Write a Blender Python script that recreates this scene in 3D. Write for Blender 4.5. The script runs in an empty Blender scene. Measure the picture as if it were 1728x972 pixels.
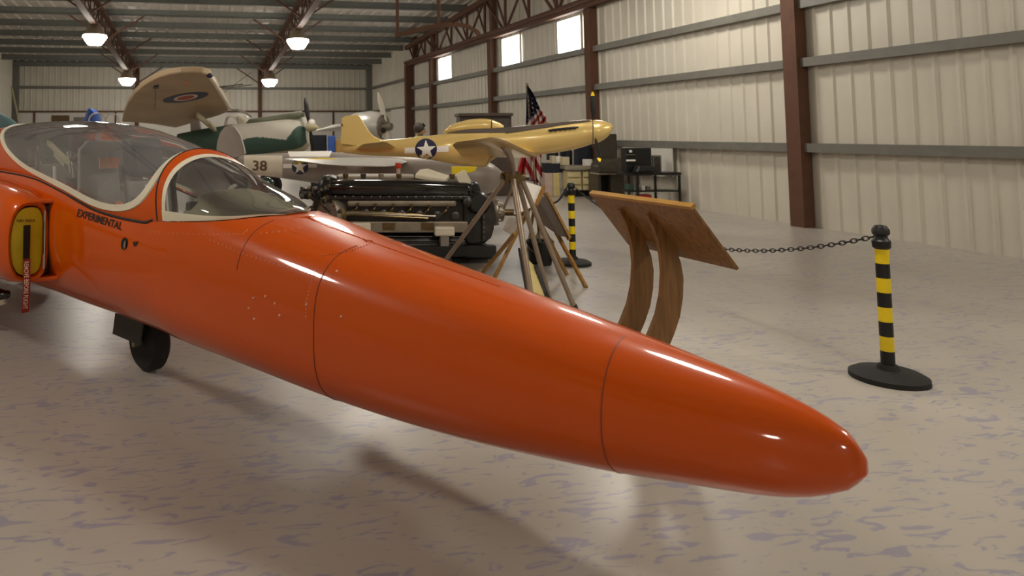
import bpy, bmesh, math, random
from mathutils import Vector, Matrix
from mathutils.bvhtree import BVHTree
random.seed(7)
sc = bpy.context.scene
COL = sc.collection
PI = math.pi
# ------------------------------------------------------------------ camera
H = 1.55
FPX, PX0, PY0 = 1180.0, 560.0, 150.0
YAW, PITCH, ROLL = math.radians(10.65), math.radians(3.6), 0.0069
F0 = Vector((math.sin(YAW), math.cos(YAW), 0)); R0 = Vector((math.cos(YAW), -math.sin(YAW), 0)); Z = Vector((0, 0, 1))
FW = F0*math.cos(PITCH) + Z*math.sin(PITCH)
UP = R0.cross(FW)
RT = R0*math.cos(ROLL) - UP*math.sin(ROLL)
UPR = UP*math.cos(ROLL) + R0*math.sin(ROLL)
CAM = Vector((0, 0, H))
cam_d = bpy.data.cameras.new('camera'); cam = bpy.data.objects.new('camera', cam_d); COL.objects.link(cam)
cam_d.sensor_width = 36; cam_d.lens = FPX/1728*36
cam_d.shift_x = (864-PX0)/1728; cam_d.shift_y = -(486-PY0)/1728
cam_d.clip_start = 0.05; cam_d.clip_end = 200
cam.matrix_world = Matrix(((RT.x, UPR.x, -FW.x, 0), (RT.y, UPR.y, -FW.y, 0), (RT.z, UPR.z, -FW.z, H), (0, 0, 0, 1)))
cam_d.dof.use_dof = True; cam_d.dof.focus_distance = 4.6; cam_d.dof.aperture_fstop = 3.2
sc.camera = cam
def ray(px, py): return FW + RT*((px-PX0)/FPX) - UPR*((py-PY0)/FPX)
def W(px, py, d):
    r = ray(px, py); return CAM + r*(d/r.dot(F0))
def onX(px, py, X):
    r = ray(px, py); return CAM + r*(X/r.x)
def onY(px, py, Y):
    r = ray(px, py); return CAM + r*(Y/r.y)
def onZ(px, py, z=0.0):
    r = ray(px, py); return CAM + r*((z-H)/r.z)
def view(a, b, z): return R0*a + F0*b + Z*z
# ------------------------------------------------------------------ materials
MATS = {}
def mat(name, col, rough=0.5, metal=0.0, coat=0.0, var=0.08, scale=6.0, bump=0.0, emit=None, es=0.0, spec=0.5):
    m = bpy.data.materials.new(name); m.use_nodes = True
    nt = m.node_tree; b = nt.nodes['Principled BSDF']
    lin = [((c/255+0.055)/1.055)**2.4 if c/255 > 0.04045 else c/255/12.92 for c in col]
    b.inputs['Roughness'].default_value = rough; b.inputs['Metallic'].default_value = metal
    b.inputs['Coat Weight'].default_value = coat; b.inputs['Coat Roughness'].default_value = 0.06
    b.inputs['Specular IOR Level'].default_value = spec
    tc = nt.nodes.new('ShaderNodeTexCoord'); nz = nt.nodes.new('ShaderNodeTexNoise'); nz.inputs['Scale'].default_value = scale
    nz.inputs['Detail'].default_value = 5
    nt.links.new(tc.outputs['Object'], nz.inputs['Vector'])
    rp = nt.nodes.new('ShaderNodeValToRGB')
    rp.color_ramp.elements[0].position = 0.3; rp.color_ramp.elements[1].position = 0.7
    rp.color_ramp.elements[0].color = [c*(1-var) for c in lin]+[1]; rp.color_ramp.elements[1].color = [min(1, c*(1+var)) for c in lin]+[1]
    nt.links.new(nz.outputs['Fac'], rp.inputs['Fac']); nt.links.new(rp.outputs['Color'], b.inputs['Base Color'])
    if bump:
        bp = nt.nodes.new('ShaderNodeBump'); bp.inputs['Strength'].default_value = bump; bp.inputs['Distance'].default_value = 0.01
        nt.links.new(nz.outputs['Fac'], bp.inputs['Height']); nt.links.new(bp.outputs['Normal'], b.inputs['Normal'])
    if es:
        b.inputs['Emission Color'].default_value = emit; b.inputs['Emission Strength'].default_value = es
    MATS[name] = m; return m
def M(n): return MATS[n]
mat('orange', (204, 80, 0), 0.34, coat=0.8, var=0.03, scale=1.5, spec=0.12)
mat('seam', (38, 30, 30), 0.5)
mat('rivet', (236, 176, 150), 0.3, metal=0.4)
mat('rivet_dark', (130, 60, 40), 0.5)
mat('cream', (226, 218, 196), 0.4, var=0.03)
mat('tub', (236, 232, 224), 0.5, var=0.1)
mat('tub_dark', (78, 73, 68), 0.6, var=0.3, scale=12)
mat('seat_grey', (140, 134, 128), 0.55, var=0.15)
mat('seat_dark', (52, 48, 46), 0.6, var=0.15)
mat('chrome', (215, 212, 205), 0.16, metal=1.0)
mat('coaming', (150, 144, 122), 0.85, var=0.06, bump=0.2, scale=20)
mat('label_orange', (214, 130, 80), 0.6)
mat('yellow_cloth', (214, 186, 22), 0.62, var=0.1, scale=7, bump=0.5)
mat('yellow', (236, 206, 20), 0.4, var=0.04)
mat('black', (12, 12, 12), 0.45)
mat('black_gloss', (10, 10, 11), 0.12, coat=0.8, var=0.2)
mat('black_paint', (26, 24, 23), 0.3, var=0.25, scale=14)
mat('iron', (66, 62, 58), 0.42, metal=0.5, var=0.3, scale=10, bump=0.3)
mat('dark_oily', (34, 30, 26), 0.35, metal=0.3, var=0.5, scale=22, bump=0.5)
mat('tin', (150, 140, 126), 0.38, metal=0.75, var=0.2, scale=12)
mat('brass', (112, 94, 62), 0.32, metal=0.8, var=0.25, scale=16)
mat('flange', (138, 126, 108), 0.5, metal=0.3, var=0.15, scale=9)
mat('grey_paint', (128, 122, 112), 0.5, var=0.1)
mat('foam', (216, 208, 184), 0.9, var=0.05, bump=0.3, scale=40)
mat('ribbon_red', (150, 44, 30), 0.7, var=0.08)
mat('ribbon_text', (240, 214, 196), 0.7)
mat('gold', (214, 186, 116), 0.28, metal=0.3, coat=0.5, var=0.04, scale=2)
mat('gold_dark', (96, 82, 46), 0.3)
mat('antiglare', (74, 64, 58), 0.85, var=0.05)
mat('navy', (30, 32, 66), 0.45, var=0.05)
mat('white', (232, 228, 220), 0.5, var=0.03)
mat('tube_steel', (158, 142, 124), 0.36, metal=0.6, var=0.12)
mat('silver', (200, 196, 188), 0.32, metal=0.25, var=0.08, scale=3)
mat('silver_dark', (150, 141, 132), 0.4, metal=0.1, var=0.08, scale=3)
mat('panel_light', (216, 206, 186), 0.45, var=0.04)
mat('camo_light', (206, 202, 190), 0.5, var=0.04, scale=2)
mat('camo_green', (58, 84, 74), 0.5, var=0.08, scale=3)
mat('camo_beige', (176, 166, 134), 0.5, var=0.05)
mat('exhaust_green', (112, 116, 96), 0.4, var=0.1)
mat('roundel_blue', (52, 58, 84), 0.6); mat('roundel_red', (158, 74, 46), 0.6); mat('roundel_white', (206, 188, 172), 0.6)
mat('wood_light', (176, 132, 60), 0.45, var=0.14, scale=9)
mat('wood_board', (196, 178, 120), 0.5, var=0.1, scale=7)
mat('steel_brown', (88, 56, 38), 0.75, var=0.15, scale=5)
mat('steel_grey', (108, 106, 98), 0.5, var=0.1)
mat('purlin', (104, 106, 100), 0.5, var=0.1)
mat('plywood_white', (206, 202, 194), 0.6, var=0.03)
mat('blue_tarp', (52, 92, 176), 0.5, var=0.15, bump=0.5)
mat('teal', (92, 130, 136), 0.5); mat('teal_dark', (40, 84, 92), 0.5)
mat('brown_board', (92, 70, 40), 0.6, var=0.2)
mat('cabinet_brown', (62, 48, 38), 0.5, var=0.15)
mat('cream_drawer', (206, 190, 144), 0.5, var=0.05)
mat('desk_top', (150, 140, 122), 0.4)
mat('dark_navy', (24, 28, 40), 0.7, var=0.2)
mat('carton', (196, 182, 150), 0.7, var=0.12)
mat('pinkish', (188, 164, 152), 0.7)
mat('machine', (56, 50, 40), 0.35, var=0.25, scale=8)
mat('skin', (176, 132, 100), 0.6); mat('leather', (52, 46, 38), 0.6, var=0.2)
mat('olive_yellow', (178, 172, 84), 0.8)
mat('green_glass', (16, 52, 42), 0.08, coat=1.0)
mat('rubber', (24, 23, 22), 0.75, var=0.15)
mat('flag_red', (176, 42, 44), 0.75, var=0.05); mat('flag_white', (224, 214, 208), 0.75, var=0.04); mat('flag_blue', (46, 46, 84), 0.75, var=0.05)
mat('hood', (150, 136, 116), 0.4, metal=0.4)
mat('lens', (255, 250, 235), 0.4, emit=(1, 0.935, 0.82, 1), es=30.0)
mat('red_glass', (190, 50, 30), 0.3)
mat('hazy_window', (235, 245, 245), 0.5, emit=(1.0, 1.0, 0.97, 1), es=4.0)
mat('chain', (46, 44, 42), 0.4, metal=0.6)
mat('grey_panel', (112, 108, 98), 0.6)
# wall metal with faint grime
m = mat('wall_metal', (200, 194, 180), 0.42, var=0.05, scale=1.2)
m = mat('roof_metal', (206, 198, 188), 0.5, metal=0.0, var=0.06, scale=1.0)
m = mat('wing_fabric', (170, 148, 116), 0.6, var=0.16, scale=0.8)
# brushed wood
def wood(name, c1, c2, rough=0.4, coat=0.3):
    m = bpy.data.materials.new(name); m.use_nodes = True; nt = m.node_tree; b = nt.nodes['Principled BSDF']
    b.inputs['Roughness'].default_value = rough; b.inputs['Coat Weight'].default_value = coat
    tc = nt.nodes.new('ShaderNodeTexCoord'); mp = nt.nodes.new('ShaderNodeMapping'); mp.inputs['Scale'].default_value = (30, 30, 2.5)
    nz = nt.nodes.new('ShaderNodeTexNoise'); nz.inputs['Scale'].default_value = 1.4; nz.inputs['Detail'].default_value = 6
    rp = nt.nodes.new('ShaderNodeValToRGB')
    L = lambda c: [((x/255+0.055)/1.055)**2.4 for x in c]+[1]
    rp.color_ramp.elements[0].position = 0.35; rp.color_ramp.elements[0].color = L(c1)
    rp.color_ramp.elements[1].position = 0.65; rp.color_ramp.elements[1].color = L(c2)
    nt.links.new(tc.outputs['Object'], mp.inputs['Vector']); nt.links.new(mp.outputs['Vector'], nz.inputs['Vector'])
    nt.links.new(nz.outputs['Fac'], rp.inputs['Fac']); nt.links.new(rp.outputs['Color'], b.inputs['Base Color'])
    MATS[name] = m
wood('walnut', (112, 78, 38), (142, 102, 52), 0.5, 0.1)
wood('pine', (132, 92, 36), (164, 122, 56))
# clear acrylic: transparent with mirror reflections and a little haze
def glass(name, haze, tint, hz=(0.6, 0.6, 0.6, 1), refl=1.0):
    m = bpy.data.materials.new(name); m.use_nodes = True; nt = m.node_tree; nt.nodes.clear()
    out = nt.nodes.new('ShaderNodeOutputMaterial'); tr = nt.nodes.new('ShaderNodeBsdfTransparent'); tr.inputs['Color'].default_value = tint
    gl = nt.nodes.new('ShaderNodeBsdfGlossy'); gl.inputs['Roughness'].default_value = 0.03; gl.inputs['Color'].default_value = (refl, refl, refl, 1)
    df = nt.nodes.new('ShaderNodeBsdfDiffuse'); df.inputs['Color'].default_value = hz
    nz = nt.nodes.new('ShaderNodeTexNoise'); nz.inputs['Scale'].default_value = 3
    mr = nt.nodes.new('ShaderNodeMapRange'); mr.inputs['To Min'].default_value = haze*0.7; mr.inputs['To Max'].default_value = haze*1.3
    nt.links.new(nz.outputs['Fac'], mr.inputs['Value'])
    mx = nt.nodes.new('ShaderNodeMixShader'); nt.links.new(mr.outputs[0], mx.inputs[0])
    nt.links.new(tr.outputs[0], mx.inputs[1]); nt.links.new(df.outputs[0], mx.inputs[2])
    fr = nt.nodes.new('ShaderNodeFresnel'); fr.inputs['IOR'].default_value = 1.55
    m2 = nt.nodes.new('ShaderNodeMixShader'); nt.links.new(fr.outputs[0], m2.inputs[0]); nt.links.new(mx.outputs[0], m2.inputs[1]); nt.links.new(gl.outputs[0], m2.inputs[2])
    nt.links.new(m2.outputs[0], out.inputs[0]); MATS[name] = m
glass('canopy_glass', 0.13, (0.99, 0.99, 0.99, 1), (0.90, 0.91, 0.92, 1))
glass('screen_glass', 0.06, (0.93, 0.94, 0.93, 1))
# polished concrete with blue chalk smudges
def floor_mat():
    m = bpy.data.materials.new('concrete'); m.use_nodes = True; nt = m.node_tree; b = nt.nodes['Principled BSDF']
    tc = nt.nodes.new('ShaderNodeTexCoord')
    n1 = nt.nodes.new('ShaderNodeTexNoise'); n1.inputs['Scale'].default_value = 0.6; n1.inputs['Detail'].default_value = 8
    nt.links.new(tc.outputs['Object'], n1.inputs['Vector'])
    r1 = nt.nodes.new('ShaderNodeValToRGB'); r1.color_ramp.elements[0].color = (0.34, 0.305, 0.26, 1); r1.color_ramp.elements[1].color = (0.46, 0.42, 0.365, 1)
    r1.color_ramp.elements[0].position = 0.3; r1.color_ramp.elements[1].position = 0.7
    nt.links.new(n1.outputs['Fac'], r1.inputs['Fac'])
    mp = nt.nodes.new('ShaderNodeMapping'); mp.inputs['Scale'].default_value = (3.6, 11.0, 1); mp.inputs['Rotation'].default_value = (0, 0, 0.5)
    n2 = nt.nodes.new('ShaderNodeTexNoise'); n2.inputs['Scale'].default_value = 1.5; n2.inputs['Detail'].default_value = 4; n2.inputs['Distortion'].default_value = 1.6
    nt.links.new(tc.outputs['Object'], mp.inputs['Vector']); nt.links.new(mp.outputs['Vector'], n2.inputs['Vector'])
    r2 = nt.nodes.new('ShaderNodeValToRGB'); r2.color_ramp.elements[0].position = 0.56; r2.color_ramp.elements[1].position = 0.61
    r2.color_ramp.elements[0].color = (0, 0, 0, 1); r2.color_ramp.elements[1].color = (0.5, 0.5, 0.5, 1)
    nt.links.new(n2.outputs['Fac'], r2.inputs['Fac'])
    mx = nt.nodes.new('ShaderNodeMix'); mx.data_type = 'RGBA'; mx.inputs['B'].default_value = (0.17, 0.17, 0.33, 1)
    nt.links.new(r2.outputs['Color'], mx.inputs['Factor']); nt.links.new(r1.outputs['Color'], mx.inputs['A'])
    nt.links.new(mx.outputs['Result'], b.inputs['Base Color'])
    b.inputs['Roughness'].default_value = 0.32
    MATS['concrete'] = m
floor_mat()
# ------------------------------------------------------------------ mesh helpers
WL = {}
def tag(o, label=None, cat=None, group=None, kind=None):
    if label: o['label'] = label
    if cat: o['category'] = cat
    if group: o['group'] = group
    if kind: o['kind'] = kind
    return o
def empty(name, loc, label=None, cat=None, group=None, kind=None):
    o = bpy.data.objects.new(name, None); COL.objects.link(o); o.location = loc; WL[o.name] = Vector(loc)
    o.empty_display_size = 0.1
    return tag(o, label, cat, group, kind)
class MB:
    def __init__(s, X=None): s.v = []; s.f = []; s.mi = []; s.X = X
    def add(s, vs, fs, mi=0):
        n = len(s.v)
        s.v += [(s.X @ Vector(v)) if s.X else Vector(v) for v in vs]
        s.f += [tuple(i+n for i in f) for f in fs]; s.mi += [mi]*len(fs); return s
    def box(s, c, size, R=None, mi=0):
        c = Vector(c); hx, hy, hz = [k/2 for k in size]
        vs = [Vector((x, y, z)) for x in (-hx, hx) for y in (-hy, hy) for z in (-hz, hz)]
        if R: vs = [R @ v for v in vs]
        return s.add([c+v for v in vs], [(0, 1, 3, 2), (4, 6, 7, 5), (0, 4, 5, 1), (2, 3, 7, 6), (0, 2, 6, 4), (1, 5, 7, 3)], mi)
    def beam(s, p0, p1, w, h, up=Z):
        p0, p1 = Vector(p0), Vector(p1); d = (p1-p0).normalized(); a = d.cross(up)
        if a.length < 1e-4: a = d.cross(Vector((1, 0, 0)))
        a.normalize(); b = a.cross(d); vs = []
        for p in (p0, p1):
            for x, y in ((-1, -1), (1, -1), (1, 1), (-1, 1)): vs.append(p + a*(x*w/2) + b*(y*h/2))
        return s.add(vs, [(0, 1, 2, 3), (7, 6, 5, 4), (0, 4, 5, 1), (1, 5, 6, 2), (2, 6, 7, 3), (3, 7, 4, 0)])
    def tube(s, pts, r, n=8, closed=False):
        pts = [Vector(p) for p in pts]; N = len(pts); rings = []
        a = None
        for i, p in enumerate(pts):
            if closed: d = pts[(i+1) % N]-pts[i-1]
            else: d = pts[min(i+1, N-1)]-pts[max(i-1, 0)]
            d.normalize()
            if a is None:
                a = d.cross(Z)
                if a.length < 1e-3: a = d.cross(Vector((1, 0, 0)))
            else: a = a - d*a.dot(d)
            a.normalize(); b = d.cross(a); rr = r[i] if isinstance(r, (list, tuple)) else r
            rings.append([p + (a*math.cos(2*PI*k/n) + b*math.sin(2*PI*k/n))*rr for k in range(n)])
        return s.loft(rings, caps=not closed, loop=closed)
    def loft(s, rings, caps=True, loop=False, open_ring=False, mif=None):
        n = len(rings[0]); vs = [p for r in rings for p in r]; fs = []; mis = []
        K = len(rings) if loop else len(rings)-1
        for i in range(K):
            i2 = (i+1) % len(rings)
            for k in range(n-1 if open_ring else n):
                k2 = (k+1) % n
                fs.append((i*n+k, i*n+k2, i2*n+k2, i2*n+k)); mis.append(mif(i, k) if mif else 0)
        if caps and not loop:
            fs.append(tuple(range(n-1, -1, -1))); fs.append(tuple((len(rings)-1)*n+k for k in range(n))); mis += [0, 0]
        m = len(s.v); s.add(vs, fs); s.mi[-len(fs):] = mis; return s
    def lathe(s, prof, o, axis=Z, n=24):
        o = Vector(o); axis = Vector(axis).normalized(); a = axis.cross(Z)
        if a.length < 1e-3: a = Vector((1, 0, 0))
        a.normalize(); b = axis.cross(a)
        return s.loft([[o + axis*h + (a*math.cos(2*PI*k/n) + b*math.sin(2*PI*k/n))*max(r, 1e-4) for k in range(n)] for r, h in prof])
    def cyl(s, p0, p1, r, n=16, r1=None):
        p0, p1 = Vector(p0), Vector(p1)
        return s.lathe([(r, 0), (r if r1 is None else r1, (p1-p0).length)], p0, p1-p0, n)
    def sph(s, c, r, n=10, sc3=(1, 1, 1)):
        c = Vector(c); rings = []
        for i in range(n+1):
            t = PI*i/n
            rings.append([c + Vector((r*sc3[0]*math.sin(t)*math.cos(2*PI*k/(2*n)), r*sc3[1]*math.sin(t)*math.sin(2*PI*k/(2*n)), -r*sc3[2]*math.cos(t))) for k in range(2*n)])
        return s.loft(rings, caps=False)
    def slab(s, pts, vec):
        pts = [Vector(p) for p in pts]; vec = Vector(vec); n = len(pts)
        return s.add(pts+[p+vec for p in pts], [tuple(range(n-1, -1, -1)), tuple(range(n, 2*n))] + [(k, (k+1) % n, n+(k+1) % n, n+k) for k in range(n)])
    def build(s, name, mt, parent=None, smooth=False, bevel=0, angle=40, doubles=True):
        o0 = WL[parent.name] if parent else None
        if parent is None:
            lo = Vector([min(v[k] for v in s.v) for k in range(3)]); hi = Vector([max(v[k] for v in s.v) for k in range(3)])
            o0 = Vector(((lo.x+hi.x)/2, (lo.y+hi.y)/2, lo.z))
        me = bpy.data.meshes.new(name); me.from_pydata([v-o0 for v in s.v], [], s.f)
        mts = mt if isinstance(mt, (list, tuple)) else [mt]
        for q in mts: me.materials.append(MATS[q])
        if len(mts) > 1: me.polygons.foreach_set('material_index', s.mi)
        bm = bmesh.new(); bm.from_mesh(me)
        if doubles: bmesh.ops.remove_doubles(bm, verts=bm.verts, dist=1e-5)
        bmesh.ops.recalc_face_normals(bm, faces=bm.faces)
        bm.to_mesh(me); bm.free()
        if smooth:
            me.polygons.foreach_set('use_smooth', [True]*len(me.polygons)); me.set_sharp_from_angle(angle=math.radians(angle))
        o = bpy.data.objects.new(name, me); COL.objects.link(o)
        if parent is None: o.location = o0
        else: o.parent = parent
        WL[o.name] = Vector(o0)
        if bevel:
            bv = o.modifiers.new('bevel', 'BEVEL'); bv.width = bevel; bv.segments = 2; bv.limit_method = 'ANGLE'
        return o
    def bvh(s): return BVHTree.FromPolygons([v for v in s.v], s.f)
def struct(mb, name, mt, **k):
    o = mb.build(name, mt, None, **k); o['kind'] = 'structure'; return o
def copy_tree(o, parent=None):
    c = o.copy(); COL.objects.link(c); c.parent = parent; WL[c.name] = WL[o.name].copy()
    for ch in list(o.children): copy_tree(ch, c)
    return c
def cast(bvh, px, py, off=0.004, maxd=60):
    r = ray(px, py).normalized(); h, n, i, d = bvh.ray_cast(CAM, r, maxd)
    if h is None: return None
    if n.dot(r) > 0: n = -n
    return h + n*off
def decal(bvh, poly, name, mt, parent, cuts=3, off=0.004):
    bm = bmesh.new(); vs = [bm.verts.new((p[0], p[1], 0)) for p in poly]; f = bm.faces.new(vs)
    bmesh.ops.triangulate(bm, faces=[f])
    for _ in range(cuts): bmesh.ops.subdivide_edges(bm, edges=bm.edges[:], cuts=1, use_grid_fill=True)
    bmesh.ops.triangulate(bm, faces=bm.faces[:])
    bad = []; mb = MB(); idx = {}
    for v in bm.verts:
        p = cast(bvh, v.co.x, v.co.y, off)
        if p is None: bad.append(v)
        else: idx[v] = len(mb.v); mb.v.append(p)
    for f in bm.faces:
        if all(v in idx for v in f.verts): mb.f.append(tuple(idx[v] for v in f.verts)); mb.mi.append(0)
    bm.free()
    return mb.build(name, mt, parent, smooth=True) if mb.f else None
def text_tris(txt, res=3):
    cu = bpy.data.curves.new('t', 'FONT'); cu.body = txt; cu.resolution_u = res; cu.size = 1.0; cu.offset = 0.018
    o = bpy.data.objects.new('t', cu); COL.objects.link(o); dg = bpy.context.evaluated_depsgraph_get(); dg.update()
    me = bpy.data.meshes.new_from_object(o.evaluated_get(dg))
    bm = bmesh.new(); bm.from_mesh(me); bmesh.ops.triangulate(bm, faces=bm.faces[:])
    vs = [v.co.copy() for v in bm.verts]; fs = [tuple(v.index for v in f.verts) for f in bm.faces]; bm.free()
    bpy.data.objects.remove(o); bpy.data.curves.remove(cu); bpy.data.meshes.remove(me)
    x0 = min(v.x for v in vs); x1 = max(v.x for v in vs); y0 = min(v.y for v in vs); y1 = max(v.y for v in vs)
    return [((v.x-x0)/(x1-x0), (v.y-y0)/(y1-y0)) for v in vs], fs
def text_on(bvh, txt, o, ux, uy, name, mt, parent, off=0.005):
    """lettering laid on a surface: o origin, ux/uy pixel vectors of the whole line"""
    vs, fs = text_tris(txt); mb = MB(); ok = []
    for (a, b) in vs:
        p = cast(bvh, o[0]+ux[0]*a+uy[0]*b, o[1]+ux[1]*a+uy[1]*b, off); ok.append(p is not None); mb.v.append(p or Vector((0, 0, 0)))
    mb.f = [f for f in fs if all(ok[i] for i in f)]; mb.mi = [0]*len(mb.f)
    return mb.build(name, mt, parent, doubles=False)
def text_flat(txt, o, ux, uy, nrm, name, mt, parent, th=0.002):
    vs, fs = text_tris(txt); o = Vector(o); ux = Vector(ux); uy = Vector(uy); nrm = Vector(nrm)
    mb = MB(); mb.v = [o+ux*a+uy*b+nrm*th for a, b in vs]; mb.f = list(fs); mb.mi = [0]*len(fs)
    return mb.build(name, mt, parent, doubles=False)
def lerp(tb, x):
    """smooth table lookup, rows sorted ascending by first column"""
    if x <= tb[0][0]: return list(tb[0][1:])
    if x >= tb[-1][0]: return list(tb[-1][1:])
    for i in range(len(tb)-1):
        if tb[i][0] <= x <= tb[i+1][0]:
            a, b = tb[i], tb[i+1]; h = b[0]-a[0]; t = (x-a[0])/h; out = []
            for c in range(1, len(a)):
                m0 = (b[c]-tb[i-1][c])/(b[0]-tb[i-1][0]) if i > 0 else (b[c]-a[c])/h
                m1 = (tb[i+2][c]-a[c])/(tb[i+2][0]-a[0]) if i+2 < len(tb) else (b[c]-a[c])/h
                out.append((2*t**3-3*t*t+1)*a[c]+(t**3-2*t*t+t)*h*m0+(-2*t**3+3*t*t)*b[c]+(t**3-t*t)*h*m1)
            return out
def fr(a, b, n): return [a+(b-a)*i/(n-1) for i in range(n)]
def star_px(cx, cy, r, rot=0, sx=1, sy=1):
    return [(cx+sx*(r if k % 2 == 0 else r*0.40)*math.sin(rot+PI*k/5), cy-sy*(r if k % 2 == 0 else r*0.40)*math.cos(rot+PI*k/5)) for k in range(10)]
def circ_px(cx, cy, rx, ry, rot=0, n=32):
    return [(cx+rx*math.cos(2*PI*k/n)*math.cos(rot)-ry*math.sin(2*PI*k/n)*math.sin(rot), cy+rx*math.cos(2*PI*k/n)*math.sin(rot)+ry*math.sin(2*PI*k/n)*math.cos(rot)) for k in range(n)]
# ================================================================== HANGAR SHELL
D = 39.0; XR = 9.62; XL = -9.62; YF = -12.0; RIDGE = 12.0; EAVE = 5.36; SL = 0.056
def zr(y): return EAVE + SL*(D-y) if y > RIDGE else EAVE + SL*(D-RIDGE) - SL*(RIDGE-y)
struct(MB().box(((XL+XR)/2, (D+YF)/2, -0.1), (XR-XL+0.6, D-YF+0.6, 0.2)), 'floor', 'concrete')
def ribbed(p0, p1, zb, ztf, inward, name, step=0.305, depth=0.03):
    """sheet-metal wall: trapezoid ribs every foot, real depth"""
    p0, p1 = Vector(p0), Vector(p1); L = (p1-p0).length; d = (p1-p0)/L; inw = Vector(inward); mb = MB(); xs = []
    x = 0
    while x < L:
        for dx, h in ((0, 0), (step*0.66, 0), (step*0.74, depth), (step*0.86, depth), (step*0.94, 0)):
            if x+dx <= L: xs.append((x+dx, h))
        x += step
    xs.append((L, 0)); A = []; B = []
    for x, h in xs:
        p = p0+d*x+inw*h; A.append(Vector((p.x, p.y, zb))); B.append(Vector((p.x, p.y, ztf(p.y))))
    n = len(A); mb.add(A+B, [(k, k+1, n+k+1, n+k) for k in range(n-1)])
    out = [p0+d*0-inw*0.12, p1-inw*0.12]
    mb.add([Vector((out[0].x, out[0].y, zb)), Vector((out[1].x, out[1].y, zb)), Vector((out[1].x, out[1].y, ztf(out[1].y))), Vector((out[0].x, out[0].y, ztf(out[0].y)))], [(0, 1, 2, 3)])
    return struct(mb, name, 'wall_metal')
ribbed((XL, D, 0), (XR, D, 0), 0, lambda y: EAVE+0.1, (0, -1, 0), 'wall_back')
ribbed((XR, D, 0), (XR, YF, 0), 0, lambda y: zr(y)+0.08, (-1, 0, 0), 'wall_right')
ribbed((XL, D, 0), (XL, YF, 0), 0, lambda y: zr(y)+0.08, (1, 0, 0), 'wall_left')
ribbed((XL, YF, 0), (XR, YF, 0), 0, lambda y: zr(YF)+0.1, (0, 1, 0), 'wall_front')
# roof deck, ribs running down the slope
mb = MB(); xs = []; x = XL-0.1; st = 0.42
while x < XR+0.1:
    xs += [(x, 0.05), (x+st*0.62, 0.05), (x+st*0.70, 0.0), (x+st*0.90, 0.0), (x+st*0.98, 0.05)]; x += st
ys = [D+0.1, RIDGE, YF-0.1]; rows = [[Vector((x, y, zr(min(y, D))+h+0.02)) for x, h in xs] for y in ys]
n = len(xs)
for i in range(2): mb.add(rows[i]+rows[i+1], [(k, k+1, n+k+1, n+k) for k in range(n-1)])
rows2 = [[Vector((x, y, zr(min(y, D))+0.14)) for x in (XL-0.1, XR+0.2)] for y in ys]
for i in range(2): mb.add(rows2[i]+rows2[i+1], [(0, 1, 3, 2)])
struct(mb, 'ceiling', 'roof_metal')
PUR = [D-0.35-2.08*k for k in range(0, 24)]
for y in PUR:
    mb = MB(); z = zr(y)
    mb.beam((XL, y, z-0.11), (XR, y, z-0.11), 0.02, 0.26); mb.beam((XL, y-0.06, z-0.235), (XR, y-0.06, z-0.235), 0.13, 0.02)
    struct(mb, 'roof_purlin', 'purlin')
# back wall framing
def bY(px, py): return onY(px, py, D-0.12)
def wallbox(p0, p1, w, dep, name, mt):
    return struct(MB().beam(p0, p1, dep, w) if abs(p0[2]-p1[2]) < abs(p0[0]-p1[0])+abs(p0[1]-p1[1]) else MB().beam(p0, p1, dep, w, up=Vector((1, 0, 0))), name, mt)
zb1 = onY(325, 149, D).z; zrail = onY(325, 188.3, D).z
wallbox((XL, D-0.10, EAVE-0.05), (XR, D-0.10, EAVE-0.05), 0.28, 0.16, 'trim_1', 'purlin')
wallbox((XL, D-0.10, zb1), (XR, D-0.10, zb1), 0.14, 0.14, 'wall_girt', 'steel_grey')
wallbox((XL, D-0.12, zrail), (XR, D-0.12, zrail), 0.09, 0.12, 'trim_2', 'steel_brown')
mb = MB(); mb.beam((XL, D-0.075, zrail/2), (XR, D-0.075, zrail/2), 0.05, zrail-0.05); struct(mb, 'wainscot_panel', 'plywood_white')
for px in (28, 58, 195, 325, 500, 562.5, 621.5):
    p = bY(px, 200); struct(MB().box((p.x, D-0.13, zrail/2), (0.09, 0.06, zrail)), 'wall_stud', 'steel_brown')
for x in (XL+0.14, XR-0.14): struct(MB().box((x, D-0.18, EAVE/2), (0.30, 0.28, EAVE)), 'corner_column', 'steel_grey')
for px in (232, 438.5):
    p = bY(px, 120); struct(MB().box((p.x, D-0.22, EAVE/2), (0.20, 0.26, EAVE)), 'steel_column', 'steel_brown')
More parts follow.
